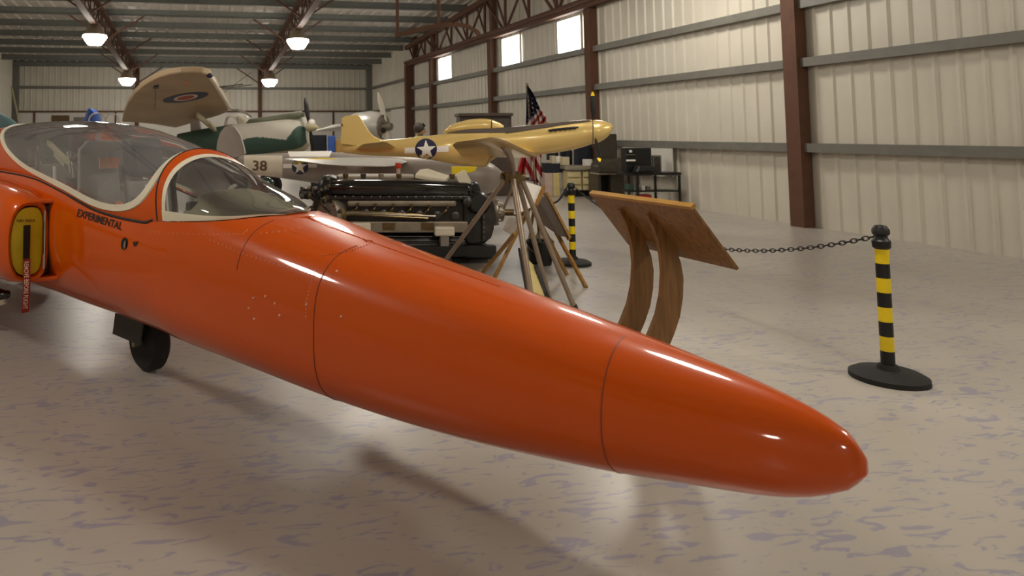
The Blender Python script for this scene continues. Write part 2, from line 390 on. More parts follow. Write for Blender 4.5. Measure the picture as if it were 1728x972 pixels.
# ---- right wall
XW = XR-0.10
def rp(px, py): return onX(px, py, XW)
def ycol(px): return rp(px, 200).y
Ycs = [ycol(695), ycol(732), ycol(833.5), ycol(1003), ycol(1003)-6.0, ycol(1003)-12]
step1 = rp(690, 134.3)
zg = [rp(780, 130.7).z, rp(780, 173.6).z, rp(1100, 243.2).z]
zfar = [onX(640, 146.5, XR).z, 2.72]
yj = Ycs[0]
for z in zfar: wallbox((XW, D, z), (XW, yj, z), 0.13, 0.12, 'wall_girt', 'steel_grey')
for z in zg: wallbox((XW, yj, z), (XW, YF, z), 0.14, 0.14, 'wall_girt', 'steel_grey')
zch = rp(860, 53.5).z
for i, y in enumerate(Ycs):
    if i == 0:
        struct(MB().box((XW-0.12, y, 0.5*(zch-0.02)), (0.34, 0.30, zch-0.02)), 'steel_column', 'steel_brown')
        struct(MB().box((XW-0.02, y-0.75, (zch+zr(y))/2), (0.24, 0.30, zr(y)-zch)), 'steel_column', 'steel_brown')
    else:
        struct(MB().box((XW-0.04, y, zch/2), (0.2, 0.27, zch)), 'steel_column', 'steel_brown')
        if i in (1, 2, 3, 4): struct(MB().box((XW-0.06, y-0.2, (zch+zr(y))/2-0.05), (0.16, 0.2, zr(y)-zch-0.15)), 'steel_column', 'steel_brown')
# gable truss: bottom chord tube, rafter, webs
mb = MB(); yN = YF+2
mb.beam((XW-0.16, yj+0.2, zch), (XW-0.16, yN, zch), 0.16, 0.20); mb.tube([(XW-0.26, yj+0.1, zch+0.07), (XW-0.26, yN, zch+0.07)], 0.07, 10)
pr = lambda y: Vector((XW-0.16, y, zr(y)-0.36))
mb.beam(pr(yj+0.2), pr(RIDGE), 0.18, 0.18); mb.beam(pr(RIDGE), pr(yN), 0.18, 0.18)
y = yj-0.9; k = 0
while y > yN+2:
    b = Vector((XW-0.16, y, zch)); mb.beam(b, pr(y-0.05), 0.07, 0.07); mb.beam(pr(y-0.05) if k % 2 else b, (b+Vector((0, -1.55, 0))) if k % 2 else pr(y-1.6), 0.06, 0.06)
    mb.beam(b+Vector((0, -0.1, 0)), pr(y+0.7), 0.05, 0.05)
    y -= 1.6; k += 1
struct(mb, 'gable_truss', 'steel_brown')
# translucent wall windows
for i, q in enumerate([((740.5, 94.5), (762, 88), (763, 133), (743, 139)), ((848, 58), (878, 50), (880, 109), (850, 115.5)), ((942.5, 27.5), (982, 17), (984.5, 86), (945, 94.5))]):
    y1 = onX(q[0][0], 100, XR-0.05).y; y0 = onX(q[1][0], 70, XR-0.05).y
    zt = zch-0.14; zb = zg[0]+0.05
    r = empty('window_%d' % (i+1), (XR-0.04, (y0+y1)/2, zb), kind='structure')
    c = ((XR-0.045), (y0+y1)/2, (zt+zb)/2); MB().box(c, (0.02, y1-y0, zt-zb)).build('pane', 'hazy_window', r)
    fm = MB()
    for yy in (y0, y1): fm.box((XR-0.05, yy, (zt+zb)/2), (0.05, 0.05, zt-zb+0.05))
    for zz in (zb, zt): fm.box((XR-0.05, (y0+y1)/2, zz), (0.05, y1-y0, 0.05))
    fm.build('window_frame', 'wall_metal', r)
# white door-sized panel by the far column
p0 = rp(662, 190); p1 = rp(690, 190); zt_ = rp(676, 184).z
struct(MB().box((XW-0.05, (p0.y+p1.y)/2, zt_/2), (0.04, p0.y-p1.y, zt_)), 'door_1', 'plywood_white')
# ---- roof trusses with knee braces
for X in (bY(232, 120).x, bY(438.5, 120).x):
    mb = MB(); br = MB(); ya, yb = D-0.4, YF+1
    drop = 1.16
    def bz(y): return zr(y)-drop
    for y0, y1 in ((ya, RIDGE), (RIDGE, yb)):
        mb.beam((X, y0, zr(y0)-0.33), (X, y1, zr(y1)-0.33), 0.16, 0.13)
    for y0, y1 in ((ya-3.2, RIDGE), (RIDGE, yb)): mb.beam((X, y0, bz(y0)), (X, y1, bz(y1)), 0.20, 0.10)
    mb.beam((X, ya, bz(ya)+0.5), (X, ya-3.2, bz(ya-3.2)), 0.16, 0.1)
    y = ya-1.0; k = 0
    while y > yb:
        for dx in (-0.09, 0.09):
            mb.beam((X+dx, y, bz(y)), (X+dx*0.6, y, zr(y)-0.33), 0.035, 0.035)
            mb.beam((X+dx, y, bz(y)), (X+dx*0.6, y-1.2 if k % 2 else y+1.2, zr(y)-0.35), 0.035, 0.035)
        y -= 1.75; k += 1
    struct(mb, 'roof_truss', 'steel_brown')
    for y in PUR[0:22:2]:
        for sgn in (-1, 1):
            struct(MB().beam((X, y, bz(y)+0.05), (X+sgn*1.35, y, zr(y)-0.2), 0.055, 0.055), 'knee_brace', 'steel_brown')
# curved monorail track hanging from two rods
pts = [W(668, 60, 20.0), W(700, 52, 19.6), W(738, 43, 19.2), W(765, 41, 19.0), W(788, 44, 18.9), W(803, 52, 18.8), W(811, 63, 18.8)]
pp = []
for i in range(len(pts)-1):
    for t in (0, .33, .66): pp.append(pts[i].lerp(pts[i+1], t))
zt0 = 4.55
arc = [Vector((p.x, p.y, p.z)) for p in pp]
r = empty('monorail_track', pts[0], kind='structure')
mb = MB()
for i in range(len(arc)-1): mb.beam(arc[i], arc[i+1], 0.10, 0.11)
mb.build('track', 'steel_brown', r)
for i in (0, 6):
    p = arc[i]+(arc[i+1]-arc[i])*0.3; mb = MB(); mb.cyl(p, (p.x, p.y, zr(p.y)-0.1), 0.05, 8); mb.build('hanger_rod', 'steel_brown', r)
# ================================================================== LAMPS
def lamp(loc, label, group):
    s = 0.375; x, y, z = loc
    r = empty('high_bay_lamp', (x, y, z), label, 'lamp', group)
    MB().lathe([(0.36*s/0.375, 0.06), (0.375, 0.0), (0.36, -0.02), (0.24, -0.20), (0.20, -0.245), (0.0, -0.25)], (x, y, z), Z, 28).build('lens', 'lens', r, smooth=True)
    MB().lathe([(0.372, 0.062), (0.30, 0.16), (0.16, 0.44), (0.13, 0.46), (0.0, 0.47)], (x, y, z), Z, 28).build('reflector', 'hood', r, smooth=True)
    MB().cyl((x, y, z+0.45), (x, y, zr(y)-1.10), 0.05, 8).build('stem', 'steel_brown', r)
    return r
X1, X2 = bY(232, 120).x, bY(438.5, 120).x
def lamp_at(px, py, X, label):
    r_ = ray(px, py); p = CAM + r_*(X/r_.x); return lamp((p.x, p.y, min(p.z, zr(p.y)-1.5)), label, 'high bay lamps')
L1 = lamp_at(160, 63, X1-0.0, 'large glowing bowl lamp under the left roof truss, nearest on the left')
L2 = lamp_at(214.5, 135, X1, 'small glowing bowl lamp before the far end of the left truss')
L3 = lamp_at(502.5, 70, X2, 'large glowing bowl lamp under the right roof truss, nearest on the right')
L4 = lamp_at(455, 137, X2, 'small glowing bowl lamp before the far end of the right truss')
ys_ = (L1.location.y, L2.location.y)
dy = L2.location.y-L1.location.y
for X, nm in ((X1, 'left'), (X2, 'right')):
    for k in (1, 2, 3):
        y = L1.location.y-9.9*k; lamp((X, y, zr(y)-1.95), 'glowing bowl lamp overhead near the camera', 'overhead lamps near the camera')
for y in (11.0, 1.0):
    lamp((XR-2.2, y, zr(y)-1.95), 'glowing bowl lamp overhead near the camera', 'overhead lamps near the camera') if y < 14 else None
# ================================================================== ORANGE JET
JS = 1.1
def JP(s, u, z):
    q_ = min(1, max(0, (0.95-s)/0.8)); q_ = q_*q_*(3-2*q_); u = u*(1-0.12*q_)+0.052*q_
    a = -0.753 + 0.70*s - 0.714*u; b = 4.0 - 0.714*s - 0.70*u
    return CAM + (R0*a + F0*b)*JS + Z*((z-1.7)*JS)
#            s    zclip  ztv   zb    w     n
JT = [(-8.6, 1.42, 1.44, 1.10, 0.20, 2.1), (-7.5, 1.44, 1.48, 0.90, 0.33, 2.2), (-5.5, 1.46, 1.56, 0.70, 0.45, 2.3), (-4.0, 1.46, 1.62, 0.62, 0.48, 2.4), (-3.0, 1.46, 1.66, 0.60, 0.47, 2.4),
      (-2.0, 1.45, 1.68, 0.60, 0.46, 2.4), (-1.33, 1.424, 1.66, 0.61, 0.46, 2.4), (-0.87, 1.36, 1.60, 0.61, 0.455, 2.4), (-0.46, 1.288, 1.54, 0.615, 0.447, 2.4), (-0.18, 1.264, 1.50, 0.615, 0.442, 2.4), (0.11, 1.257, 1.46, 0.615, 0.436, 2.5), (0.25, 1.261, 1.43, 0.615, 0.43, 2.7),
      (0.45, 1.274, 1.39, 0.615, 0.42, 2.9), (0.65, 1.290, 1.345, 0.615, 0.41, 3.0), (0.83, 1.308, 1.312, 0.61, 0.395, 3.1), (1.32, 1.226, 1.226, 0.59, 0.35, 2.9), (1.83, 1.15, 1.15, 0.59, 0.295, 2.5), (2.33, 1.072, 1.072, 0.63, 0.23, 2.2), (2.6, 1.025, 1.025, 0.665, 0.18, 2.0), (2.85, 0.97, 0.97, 0.71, 0.11, 2.0), (2.98, 0.915, 0.915, 0.77, 0.05, 2.0), (3.02, 0.86, 0.86, 0.82, 0.015, 2.0)]
def jsec(s): return lerp(JT, s)
def side_u(s, z):
    zc, zt, zb, w, n = jsec(s); m = (zt+zb)/2*0.98
    q = (z-m)/(zt-m) if z > m else (m-z)/(m-zb); q = min(1, max(0, q))
    return w*(1-q**n)**(1/n)
def jring(s, K=44):
    zc, zt, zb, w, n = jsec(s); m = (zt+zb)/2*0.98
    q = min(1.0, (zc-m)/(zt-m)); amax = math.asin(min(1, q**(n/2))); pts = []
    for i in range(K+1):
        a = amax + (-PI/2-amax)*i/K
        ca, sa = max(0, math.cos(a)), math.sin(a)
        pts.append((w*ca**(2/n), m+((zt-m) if sa > 0 else (m-zb))*math.copysign(abs(sa)**(2/n), sa)))
    return [(u, z) for u, z in pts] + [(-u, z) for u, z in reversed(pts[:-1])]
jet = empty('jet_trainer', JP(-1, 0, 1.7)*1.0, 'glossy orange jet with long bubble canopy and EXPERIMENTAL lettering, filling the foreground', 'jet aircraft')
jl = jet.location.copy(); jl.z = 0; jet.location = jl; WL[jet.name] = jl
SS = fr(-8.6, -3.0, 16) + fr(-2.9, 0.9, 60) + fr(0.95, 2.85, 50) + [2.9, 2.94, 2.98, 3.0, 3.02]
mb = MB(); rings = [[JP(s, u, z) for u, z in jring(s)] for s in SS]
mb.loft(rings, caps=True, open_ring=True)
fus_bvh = mb.bvh()
mb.build('fuselage', 'orange', jet, smooth=True, angle=50)
# canopy surface
ZT = [(-8.5, 1.50), (-5.5, 1.60), (-4, 1.68), (-3.4, 1.72), (-2.9, 1.754), (-2.6, 1.778), (-2.1, 1.798), (-1.6, 1.80), (-1.15, 1.787), (-0.6, 1.745), (-0.2, 1.668), (0.05, 1.598), (0.1, 1.582), (0.25, 1.53)]
def Csurf(s, th, off=0.0):
    zc = jsec(s)[0]; w = side_u(s, zc)+0.004; h = lerp(ZT, s)[0]-zc
    c, n = math.cos(th), math.sin(th)
    bul = 1 + 0.05*math.sin(2*abs(th) if th < PI/2 else 2*(PI-th))
    p = JP(s, (w*bul+off)*c, zc+(h*(1+0.0*bul)+off)*n**0.92 if n > 0 else zc)
    return p
def sr(th): return -(1.62 + 0.84*max(0, math.sin(th))**1.1)   # rear edge of the glazing
SF = 0.215
def SFt(th): return SF - 0.13*max(0, math.sin(th))**1.5
def cmap(a, b, off=0):
    th = 0.06 + (PI-0.12)*(b+1)/2; s0 = SFt(th)-0.045; s1 = sr(th); s = s1+(s0-s1)*(a+1)/2
    return s, th
NP = 120
def sup(phi, n=5.0):
    c, s = math.cos(phi), math.sin(phi); r = (abs(c)**n+abs(s)**n)**(-1/n); return c*r, s*r
def cpt(phi, r, off=0.0):
    a, b = sup(phi); s, th = cmap(a*min(r, 1), b*min(r, 1)); 
    if r > 1:   # frame band outside the glazing, width in metres
        s, th = cmap(a, b); e = r-1
        s += a*e*0.9; th += b*e*2.4*(0.55)
    return Csurf(s, max(0.0, min(PI, th)), off)
phis = [2*PI*k/NP for k in range(NP)]
mb = MB(); mb.loft([[cpt(p, r) for p in phis] for r in (0.01, 0.2, 0.4, 0.55, 0.7, 0.8, 0.87, 0.93, 0.97, 1.0)], caps=False)
can_bvh = mb.bvh()
canopy = mb.build('canopy', 'canopy_glass', jet, smooth=True, angle=80)
canopy['label'] = 'clear bubble canopy glazing'
# cream sealing strip around the glazing
mb = MB(); mb.loft([[cpt(p, r, o_) for p in phis] for r, o_ in ((0.985, 0.0), (0.987, 0.006), (1.036, 0.008), (1.04, 0.001))], caps=False)
mb.build('canopy_seal', 'cream', canopy, smooth=True, angle=50)
# orange canopy frame: front arch, sills and the spine behind, all on the same surface
def edge(phi):
    a, b = sup(phi); s, th = cmap(a, b); e = 0.038
    return s+a*e*0.9, max(0, min(PI, th+b*e*1.3))
mb = MB(); front = []; outer = []
for p in phis:
    s, th = edge(p); c_, s2_ = math.cos(p), math.sin(p); mx_ = max(abs(c_), abs(s2_)); a, b = c_/mx_, s2_/mx_
    to = PI*(b+1)/2; sm = -0.8; so = sm+(SFt(to)-sm)*a if a > 0 else sm+(sm+3.0)*a
    if a > 0.97: so = SFt(to)
    front.append((s, th)); outer.append((so, to))
ring0 = [Csurf(s, t, 0.001) for s, t in front]; 
ringm = [Csurf((s+so)/2, (t+to)/2, 0.002) for (s, t), (so, to) in zip(front, outer)]
ring1 = [Csurf(so, to, 0.0) for so, to in outer]
mb.loft([ring0, ringm, ring1], caps=False)
mb.build('canopy_frame', 'orange', canopy, smooth=True, angle=60)
mb = MB(); sp = fr(-8.5, -2.25, 40)
mb.loft([[Csurf(s, PI*k/24, -0.003) for k in range(25)] for s in sp], caps=False, open_ring=True)
# arch-shaped front edge so that the spine meets the curved rear seal
mb2 = MB(); rr = []
for i in range(9):
    f = i/8; rr.append([Csurf(sr(PI*k/24)-0.05+(-2.9+0.0-sr(PI*k/24))*f if True else 0, PI*k/24, -0.002) for k in range(25)])
mb3 = MB(); mb3.loft(rr, caps=False, open_ring=True)
mbS = MB(); mbS.loft([[Csurf(s, PI*k/24, -0.003) for k in range(25)] for s in fr(-8.5, -2.9, 30)], caps=False, open_ring=True)
mbS.loft(rr, caps=False, open_ring=True)
mbS.build('spine', 'orange', jet, smooth=True, angle=60)
# windscreen
def Wsurf(k, th, off=0.0):
    s0_ = SFt(min(max(th, 0), PI))+0.03; s = s0_+(0.835-s0_)*k; zc = jsec(s)[0]+0.0; w = side_u(s, zc)
    w = w*(1-max(0, k-0.55)**1.5*1.6); w = max(w, 0.01)
    h0_ = lerp(ZT, SFt(PI/2))[0]-jsec(SFt(PI/2))[0]; h = h0_*(1-max(k, -0.05))**1.12 + 0.004 if k < 1 else 0.004
    if k > 0.999: w = 0.012
    c, n = math.cos(th), max(0, math.sin(th))
    c = math.copysign(abs(c)**(1+0.45*min(1, max(0, k)*1.5)), c)
    return JP(s, (w*(1+0.05*math.sin(2*min(th, PI-th)))+off)*c, zc+0.004+(h+off)*n**0.95)
ks = fr(0, 1, 30)
mb = MB(); mb.loft([[Wsurf(0.055+0.935*k, 0.07+(PI-0.14)*j/32) for j in range(33)] for k in ks], caps=False, open_ring=True)
ws = mb.build('windscreen', 'screen_glass', jet, smooth=True, angle=80)
mb = MB()
for (t0, t1) in ((0.0, 0.15), (PI-0.15, PI)):
    mb.loft([[Wsurf(0.02+0.97*k, t0+(t1-t0)*j/3, 0.004) for j in range(4)] for k in ks], caps=False, open_ring=True)
mb.loft([[Wsurf(k, PI*j/32, 0.005) for j in range(33)] for k in (0.028, 0.04, 0.072)], caps=False, open_ring=True)
mb.build('windscreen_seal', 'cream', ws, smooth=True)
mb = MB(); mb.loft([[Wsurf(k, PI*j/32, 0.003) for j in range(33)] for k in (-0.05, 0.0, 0.04)], caps=False, open_ring=True)
mb.build('windscreen_arch', 'orange', ws, smooth=True)
mb = MB(); mb.tube([Wsurf(-0.055, PI*j/40, 0.003) for j in range(41)], 0.005, 6); mb.build('arch_gap', 'seam', ws)
# coaming under the windscreen
mb = MB(); rr = []
for k in fr(0.16, 0.93, 20):
    s = SF+0.03+(0.835-SF-0.03)*k; zc = jsec(s)[0]; w = side_u(s, zc)*(1-max(0, k-0.55)**1.5*1.6)
    hk = (lerp(ZT, SFt(PI/2))[0]-jsec(SFt(PI/2))[0])*(1-k)**1.12*(0.62-0.10*max(0, 0.35-k)/0.2)
    row = []
    for j in range(25):
        th = PI*j/24; c = math.cos(th); sn = max(0, math.sin(th)); c = math.copysign(abs(c)**(1+0.45*min(1, k*1.5)), c)
        row.append(JP(s, w*0.90*c, zc+0.012+hk*(sn**1.5)*(1-0.12*math.cos(4*th)*(1-k))/1.0))
    rr.append(row)
mb.loft(rr, caps=True, open_ring=True); mb.build('coaming', 'coaming', jet, smooth=True, angle=60)
mb = MB(); mb.loft([[JP(s_, side_u(s_, jsec(s_)[0])*q, jsec(s_)[0]-0.002+0.004*(1-q*q)) for q in fr(1, -1, 9)] for s_ in fr(0.56, 1.95, 36)], caps=False, open_ring=True); mb.build('nose_deck', 'orange', jet, smooth=True)
# cockpit tub
mb = MB(); rr = []
for s in fr(-2.3, 0.6, 24):
    zc = jsec(s)[0]-0.01; w = side_u(s, zc)-0.015; zf = 0.80
    rr.append([JP(s, w, zc), JP(s, w*1.0, zc-0.12), JP(s, 0.33, 1.05), JP(s, 0.31, zf), JP(s, -0.31, zf), JP(s, -0.33, 1.05), JP(s, -w, zc-0.12), JP(s, -w, zc)])
mb.loft(rr, caps=True, open_ring=True); mb.build('cockpit_tub', 'tub', jet)
for sgn in (1, -1):   # side consoles
    for s0, s1, zz in ((-0.65, 0.15, 1.13), (-2.0, -1.25, 1.20)):
        mb = MB(); mb.slab([JP(s0, sgn*0.20, zz+.03), JP(s1, sgn*0.20, zz), JP(s1, sgn*0.36, zz), JP(s0, sgn*0.36, zz+.03)], (0, 0, -0.30))
        mb.build('side_console', 'tub_dark', jet, bevel=0.008)
def eject_seat(s, z0, kind):
    st = MB()
    p = lambda ds, u, dz: JP(s+ds, u, z0+dz)
    bx = lambda m, a0, a1, u0, u1, b0, b1, lean=0.0: m.slab([p(a0, u0, b0), p(a1, u0, b0), p(a1, u1, b0), p(a0, u1, b0)], p(-lean, 0, b1)-p(0, 0, b0))
    bx(st, -0.06, 0.04, -0.17, 0.17, -0.30, 0.22, 0.10); bx(st, 0.0, 0.34, -0.18, 0.18, -0.36, -0.24)
    o = st.build('ejection_seat', 'seat_grey', jet, bevel=0.02)
    hd = MB(); bx(hd, -0.17, -0.04, -0.13, 0.13, 0.24, 0.48, 0.05); hd.build('headrest', 'seat_dark', o, bevel=0.035)
    sp_ = MB(); bx(sp_, -0.01, 0.04, 0.18, 0.20, -0.2, 0.32, 0.1); bx(sp_, -0.01, 0.04, -0.20, -0.18, -0.2, 0.32, 0.1); sp_.build('seat_rail', 'chrome', o)
    lb = MB(); bx(lb, -0.12, -0.03, 0.205, 0.21, 0.02, 0.10); lb.build('warning_label', 'label_orange', o)
    for u in (-0.07, 0.07):
        h_ = MB(); h_.tube([p(0.03, u, 0.2), p(0.06, u, 0.0), p(0.09, u*0.6, -0.2)], 0.014, 6); h_.build('harness_strap', 'tub', o)
    return o
eject_seat(-0.42, 1.20, 0); eject_seat(-1.75, 1.27, 1)
# blast screen / instrument bulkhead between the cockpits
mb = MB(); mb.slab([JP(-0.95, 0.27, 1.10), JP(-1.0, 0.25, 1.60), JP(-1.02, 0.18, 1.66), JP(-1.02, -0.18, 1.66), JP(-1.0, -0.25, 1.60), JP(-0.95, -0.27, 1.10)], JP(0.04, 0, 0)-JP(0, 0, 0)); bs = mb.build('bulkhead_screen', 'seat_grey', jet, bevel=0.015)
mb = MB(); mb.slab([JP(-0.92, 0.12, 1.48), JP(-0.92, -0.04, 1.48), JP(-0.925, -0.04, 1.55), JP(-0.925, 0.12, 1.55)], JP(0.012, 0, 0)-JP(0, 0, 0)); mb.build('placard', 'label_orange', bs)
mb = MB(); mb.slab([JP(-1.20, 0.28, 1.16), JP(-1.12, 0.28, 1.42), JP(-1.12, -0.28, 1.42), JP(-1.20, -0.28, 1.16)], JP(0.05, 0, 0)-JP(0, 0, 0)); mb.build('rear_instrument_panel', 'tub_dark', jet, bevel=0.01)
mb = MB(); mb.slab([JP(0.30, 0.30, 1.02), JP(0.34, 0.30, 1.36), JP(0.34, -0.30, 1.36), JP(0.30, -0.30, 1.02)], JP(0.04, 0, 0)-JP(0, 0, 0)); mb.build('front_instrument_panel', 'tub_dark', jet, bevel=0.01)
for k in range(6):
    mb = MB(); c = JP(-1.215, -0.18+0.072*k, 1.30-0.05*(k % 2)); mb.cyl(c, c+(JP(-0.03, 0, 0)-JP(0, 0, 0)), 0.03, 12); mb.build('dial', 'tub', jet)
# chrome canopy jack and bracing tubes seen through the glazing
mb = MB()
mb.tube([JP(-1.30, 0.10, 1.20), JP(-1.36, 0.10, 1.40), JP(-1.42, 0.10, 1.58)], 0.016, 8)
mb.tube([JP(-1.42, 0.10, 1.52), JP(-1.22, 0.05, 1.60), JP(-1.02, 0.02, 1.62)], 0.016, 8)
mb.build('canopy_jack', 'chrome', jet, smooth=True)
mb = MB(); mb.beam(JP(-1.40, 0.10, 1.50), JP(-2.05, 0.06, 1.72), 0.03, 0.03); mb.beam(JP(-1.62, 0.02, 1.48), JP(-2.0, 0.02, 1.64), 0.035, 0.03); mb.build('brace_bar', 'camo_beige', jet)
mb = MB(); mb.tube([JP(-0.95, 0.16, 1.08), JP(-1.02, 0.18, 1.22), JP(-1.14, 0.2, 1.38)], 0.014, 8); mb.tube([JP(-0.72, 0.2, 1.08), JP(-0.78, 0.22, 1.20)], 0.014, 8); mb.build('control_lever', 'cream', jet, smooth=True)
mb = MB(); mb.tube([JP(-2.02, 0.14, 1.34), JP(-2.04, 0.14, 1.6)], 0.012, 8); mb.tube([JP(-1.8, 0.14, 1.34), JP(-1.86, 0.14, 1.62)], 0.012, 8); mb.build('seat_post', 'chrome', jet)
# black seal line along the sill
def on_side(s, z, off=0.003): return JP(s, side_u(s, z)+off, z)
for sgn in (1, -1):
    mb = MB(); pts = []
    for s in fr(-3.4, 0.08, 40):
        zc = jsec(s)[0]-0.012; q = JP(s, sgn*(side_u(s, zc)+0.002), zc); pts.append(q)
    for s, dz in ((0.12, 0.002), (0.175, 0.02)): zc = jsec(s)[0]-0.012+dz; pts.append(JP(s, sgn*(side_u(s, zc)+0.002), zc))
    mb.tube(pts, [0.006]*30+[0.008]*(len(pts)-30), 6); mb.build('sill_seal', 'seam', jet, smooth=True)
# intakes (near one with cover)
def D_outline(sc_=1.0, n=30, cu=0.595, cz=1.052, hu=0.112, hz=0.212, grow=0.0):
    pts = []
    for k in range(n):
        a = 2*PI*k/n; c, s_ = math.cos(a), math.sin(a); e = 4.0
        r = (abs(c)**e+abs(s_)**e)**(-1/e); u = c*r; z = s_*r
        uu = cu+(hu*sc_+grow)*u; zz = cz+(hz*sc_+grow)*z
        uu -= 0.0 if u < 0 else 0.034*(z*z)      # rounder outer side
        pts.append((uu, zz))
    return pts
for sgn in (1, -1):
    rr = []
    def ring(s, grow, cu, cz, hu, hz): return [JP(s, sgn*u, z) for u, z in D_outline(1, 30, cu, cz, hu, hz, grow)]
    tab = [(-1.03, 0.000, 0.595, 1.052, 0.112, 0.212), (-0.985, 0.008, 0.595, 1.052, 0.112, 0.212), (-0.975, 0.022, 0.597, 1.055, 0.112, 0.212), (-1.0, 0.038, 0.60, 1.06, 0.112, 0.214),
           (-1.15, 0.055, 0.58, 1.07, 0.12, 0.225), (-1.6, 0.06, 0.54, 1.08, 0.16, 0.25), (-2.4, 0.06, 0.47, 1.08, 0.22, 0.27), (-3.6, 0.05, 0.38, 1.06, 0.26, 0.28), (-5.2, 0.02, 0.26, 1.03, 0.24, 0.28)]
    mb = MB(); mb.loft([ring(-1.35, -0.004, 0.595, 1.052, 0.112, 0.212)]+[ring(*t) for t in tab], caps=False)
    it = mb.build('intake', 'orange', jet, smooth=True, angle=70)
    for zz in (1.288, 0.815):
        mb = MB(); mb.slab([JP(-0.93, sgn*0.40, zz-0.012), JP(-1.7, sgn*0.40, zz-0.012), JP(-1.7, sgn*0.56, zz-0.012), JP(-0.99, sgn*0.56, zz-0.012)], Z*0.03)
        mb.build('diverter_plate', 'orange', it, bevel=0.012)
    mb = MB(); mb.loft([[JP(-1.0+0.02*math.sin(PI*t), sgn*u_, 0.845+0.42*t) for u_ in (0.445-0.012*math.sin(PI*t), 0.478-0.012*math.sin(PI*t))] + [JP(-1.35, sgn*u_, 0.845+0.42*t) for u_ in (0.47, 0.44)] for t in fr(0, 1, 14)]); mb.build('bleed_slot', 'black', it)
    mb = MB(); mb.tube([JP(-0.972, sgn*(0.488), z) for z in fr(0.88, 1.235, 12)], 0.008, 8); mb.build('lip_strip', 'chrome', it, smooth=True)
# intake cover, strap and streamer: lifted out as one thing
cov = empty('intake_cover', JP(-1.0, 0.6, 0.84), 'yellow padded plug with black handle strap in the near intake of the orange jet', 'intake cover')
def coverpt(r, u, z):
    bul = 0.018*math.cos(min(1, r)*PI/2)+0.006*math.sin(9*z+5*u)
    return JP(-1.005+bul, 0.595+(u-0.595)*r, 1.052+(z-1.052)*r)
ol = D_outline(0.965, 40)
mb = MB(); mb.loft([[coverpt(r, u, z) for u, z in ol] for r in (0.02, 0.2, 0.4, 0.6, 0.8, 0.92, 1.0)] + [[coverpt(1.0, u, z)+(JP(-0.06, 0, 0)-JP(0, 0, 0)) for u, z in ol]], caps=True)
cover_bvh = mb.bvh(); mb.build('cover_pad', 'yellow_cloth', cov, smooth=True, angle=60)
mb = MB(); pts = [JP(-0.972, 0.612, z) for z in fr(1.155, 0.955, 8)]
aw = (JP(0, 0.021, 0)-JP(0, 0, 0))
mb.loft([[p-aw, p+aw, p+aw+(JP(0.012, 0, 0)-JP(0, 0, 0)), p-aw+(JP(0.012, 0, 0)-JP(0, 0, 0))] for p in pts]); mb.build('handle_strap', 'black', cov)
text_on(cover_bvh, 'N81300X', (28, 375), (31, 0), (0, -5), 'cover_lettering', 'brown_board', cov, 0.006)
# remove-before-flight streamer
pt = [W(41.5, 430, 0) for _ in ()]
base = pts[-1]+(JP(0.014, 0, 0)-JP(0, 0, 0)); rib = MB()
zs_ = fr(0, 0.315*JS, 14); c0 = [base + Vector((0, 0, -z)) + (JP(0.008*math.sin(z*9)+0.02*(z > 0.1)*min(1, z*3), 0, 0)-JP(0, 0, 0)) + R0*(-0.012*z/0.3) for z in zs_]
rib.loft([[p-aw*1.15, p+aw*1.15, p+aw*1.15+F0*0.004, p-aw*1.15+F0*0.004] for p in c0]); rb_bvh = rib.bvh()
streamer = rib.build('warning_streamer', 'ribbon_red', cov, smooth=True); streamer['label'] = 'red streamer reading REMOVE BEFORE FLIGHT'
tv, tf = text_tris('REMOVE BEFORE FLIGHT'); tm = MB(); rdir = aw.normalized() if aw.dot(R0) > 0 else -aw.normalized()
for a, b in tv:
    q = (0.05+0.88*a)*(len(c0)-1); i_ = min(int(q), len(c0)-2); tm.v.append(c0[i_].lerp(c0[i_+1], q-i_) + rdir*((b-0.5)*aw.length*1.5) - F0*0.004)
tm.f = list(tf); tm.mi = [0]*len(tf); tm.build('streamer_lettering', 'ribbon_text', streamer, doubles=False)
# lettering, probes, panel lines, rivets
text_on(fus_bvh, 'EXPERIMENTAL', (130.0, 365), (75, 23.5), (3.2, -12.6), 'lettering', 'seam', jet, 0.004)
decal(fus_bvh, circ_px(210.5, 411, 5.2, 10.5, 0.15), 'vent_opening', 'black', jet, 1)
decal(fus_bvh, circ_px(212.5, 413, 1.8, 7, 0.1, 14), 'vent_vane', 'grey_paint', jet, 0, 0.009)
decal(fus_bvh, [(225, 409), (234, 407), (231, 414), (227, 416)], 'static_port', 'seam', jet, 1)
def line_on(pts, r, name, mt, n=14, off=0.0005):
    out = []
    for i in range(len(pts)-1):
        for t in fr(0, 1, n)[:-1]:
            p = cast(fus_bvh, pts[i][0]+(pts[i+1][0]-pts[i][0])*t, pts[i][1]+(pts[i+1][1]-pts[i][1])*t, off)
            if p: out.append(p)
    if len(out) > 2: return MB().tube(out, r, 5).build(name, mt, jet)
def ring_line(s, a0, a1, r=0.0022, nm='panel_line'):
    a0 = max(a0, 0.03); a1 = min(a1, 0.97)
    rg = jring(s, 60); n = len(rg); i0, i1 = int(a0*n), int(a1*n)
    rg = [p for i_, p in enumerate(rg) if i_ >= i0 and i_ < i1]; o2_ = [rg[0]]
    for p in rg[1:]:
        if math.hypot(p[0]-o2_[-1][0], p[1]-o2_[-1][1]) > 0.012: o2_.append(p)
    rg = o2_
    return MB().tube([JP(s, u*1.002, z+0.0) for u, z in rg], r, 5).build(nm, 'rivet_dark', jet)
ring_line(1.32, 0.0, 0.45, 0.0025); ring_line(1.32, 0.55, 0.99, 0.0025); ring_line(2.42, 0.0, 0.99)
ring_line(0.86, 0.02, 0.20)
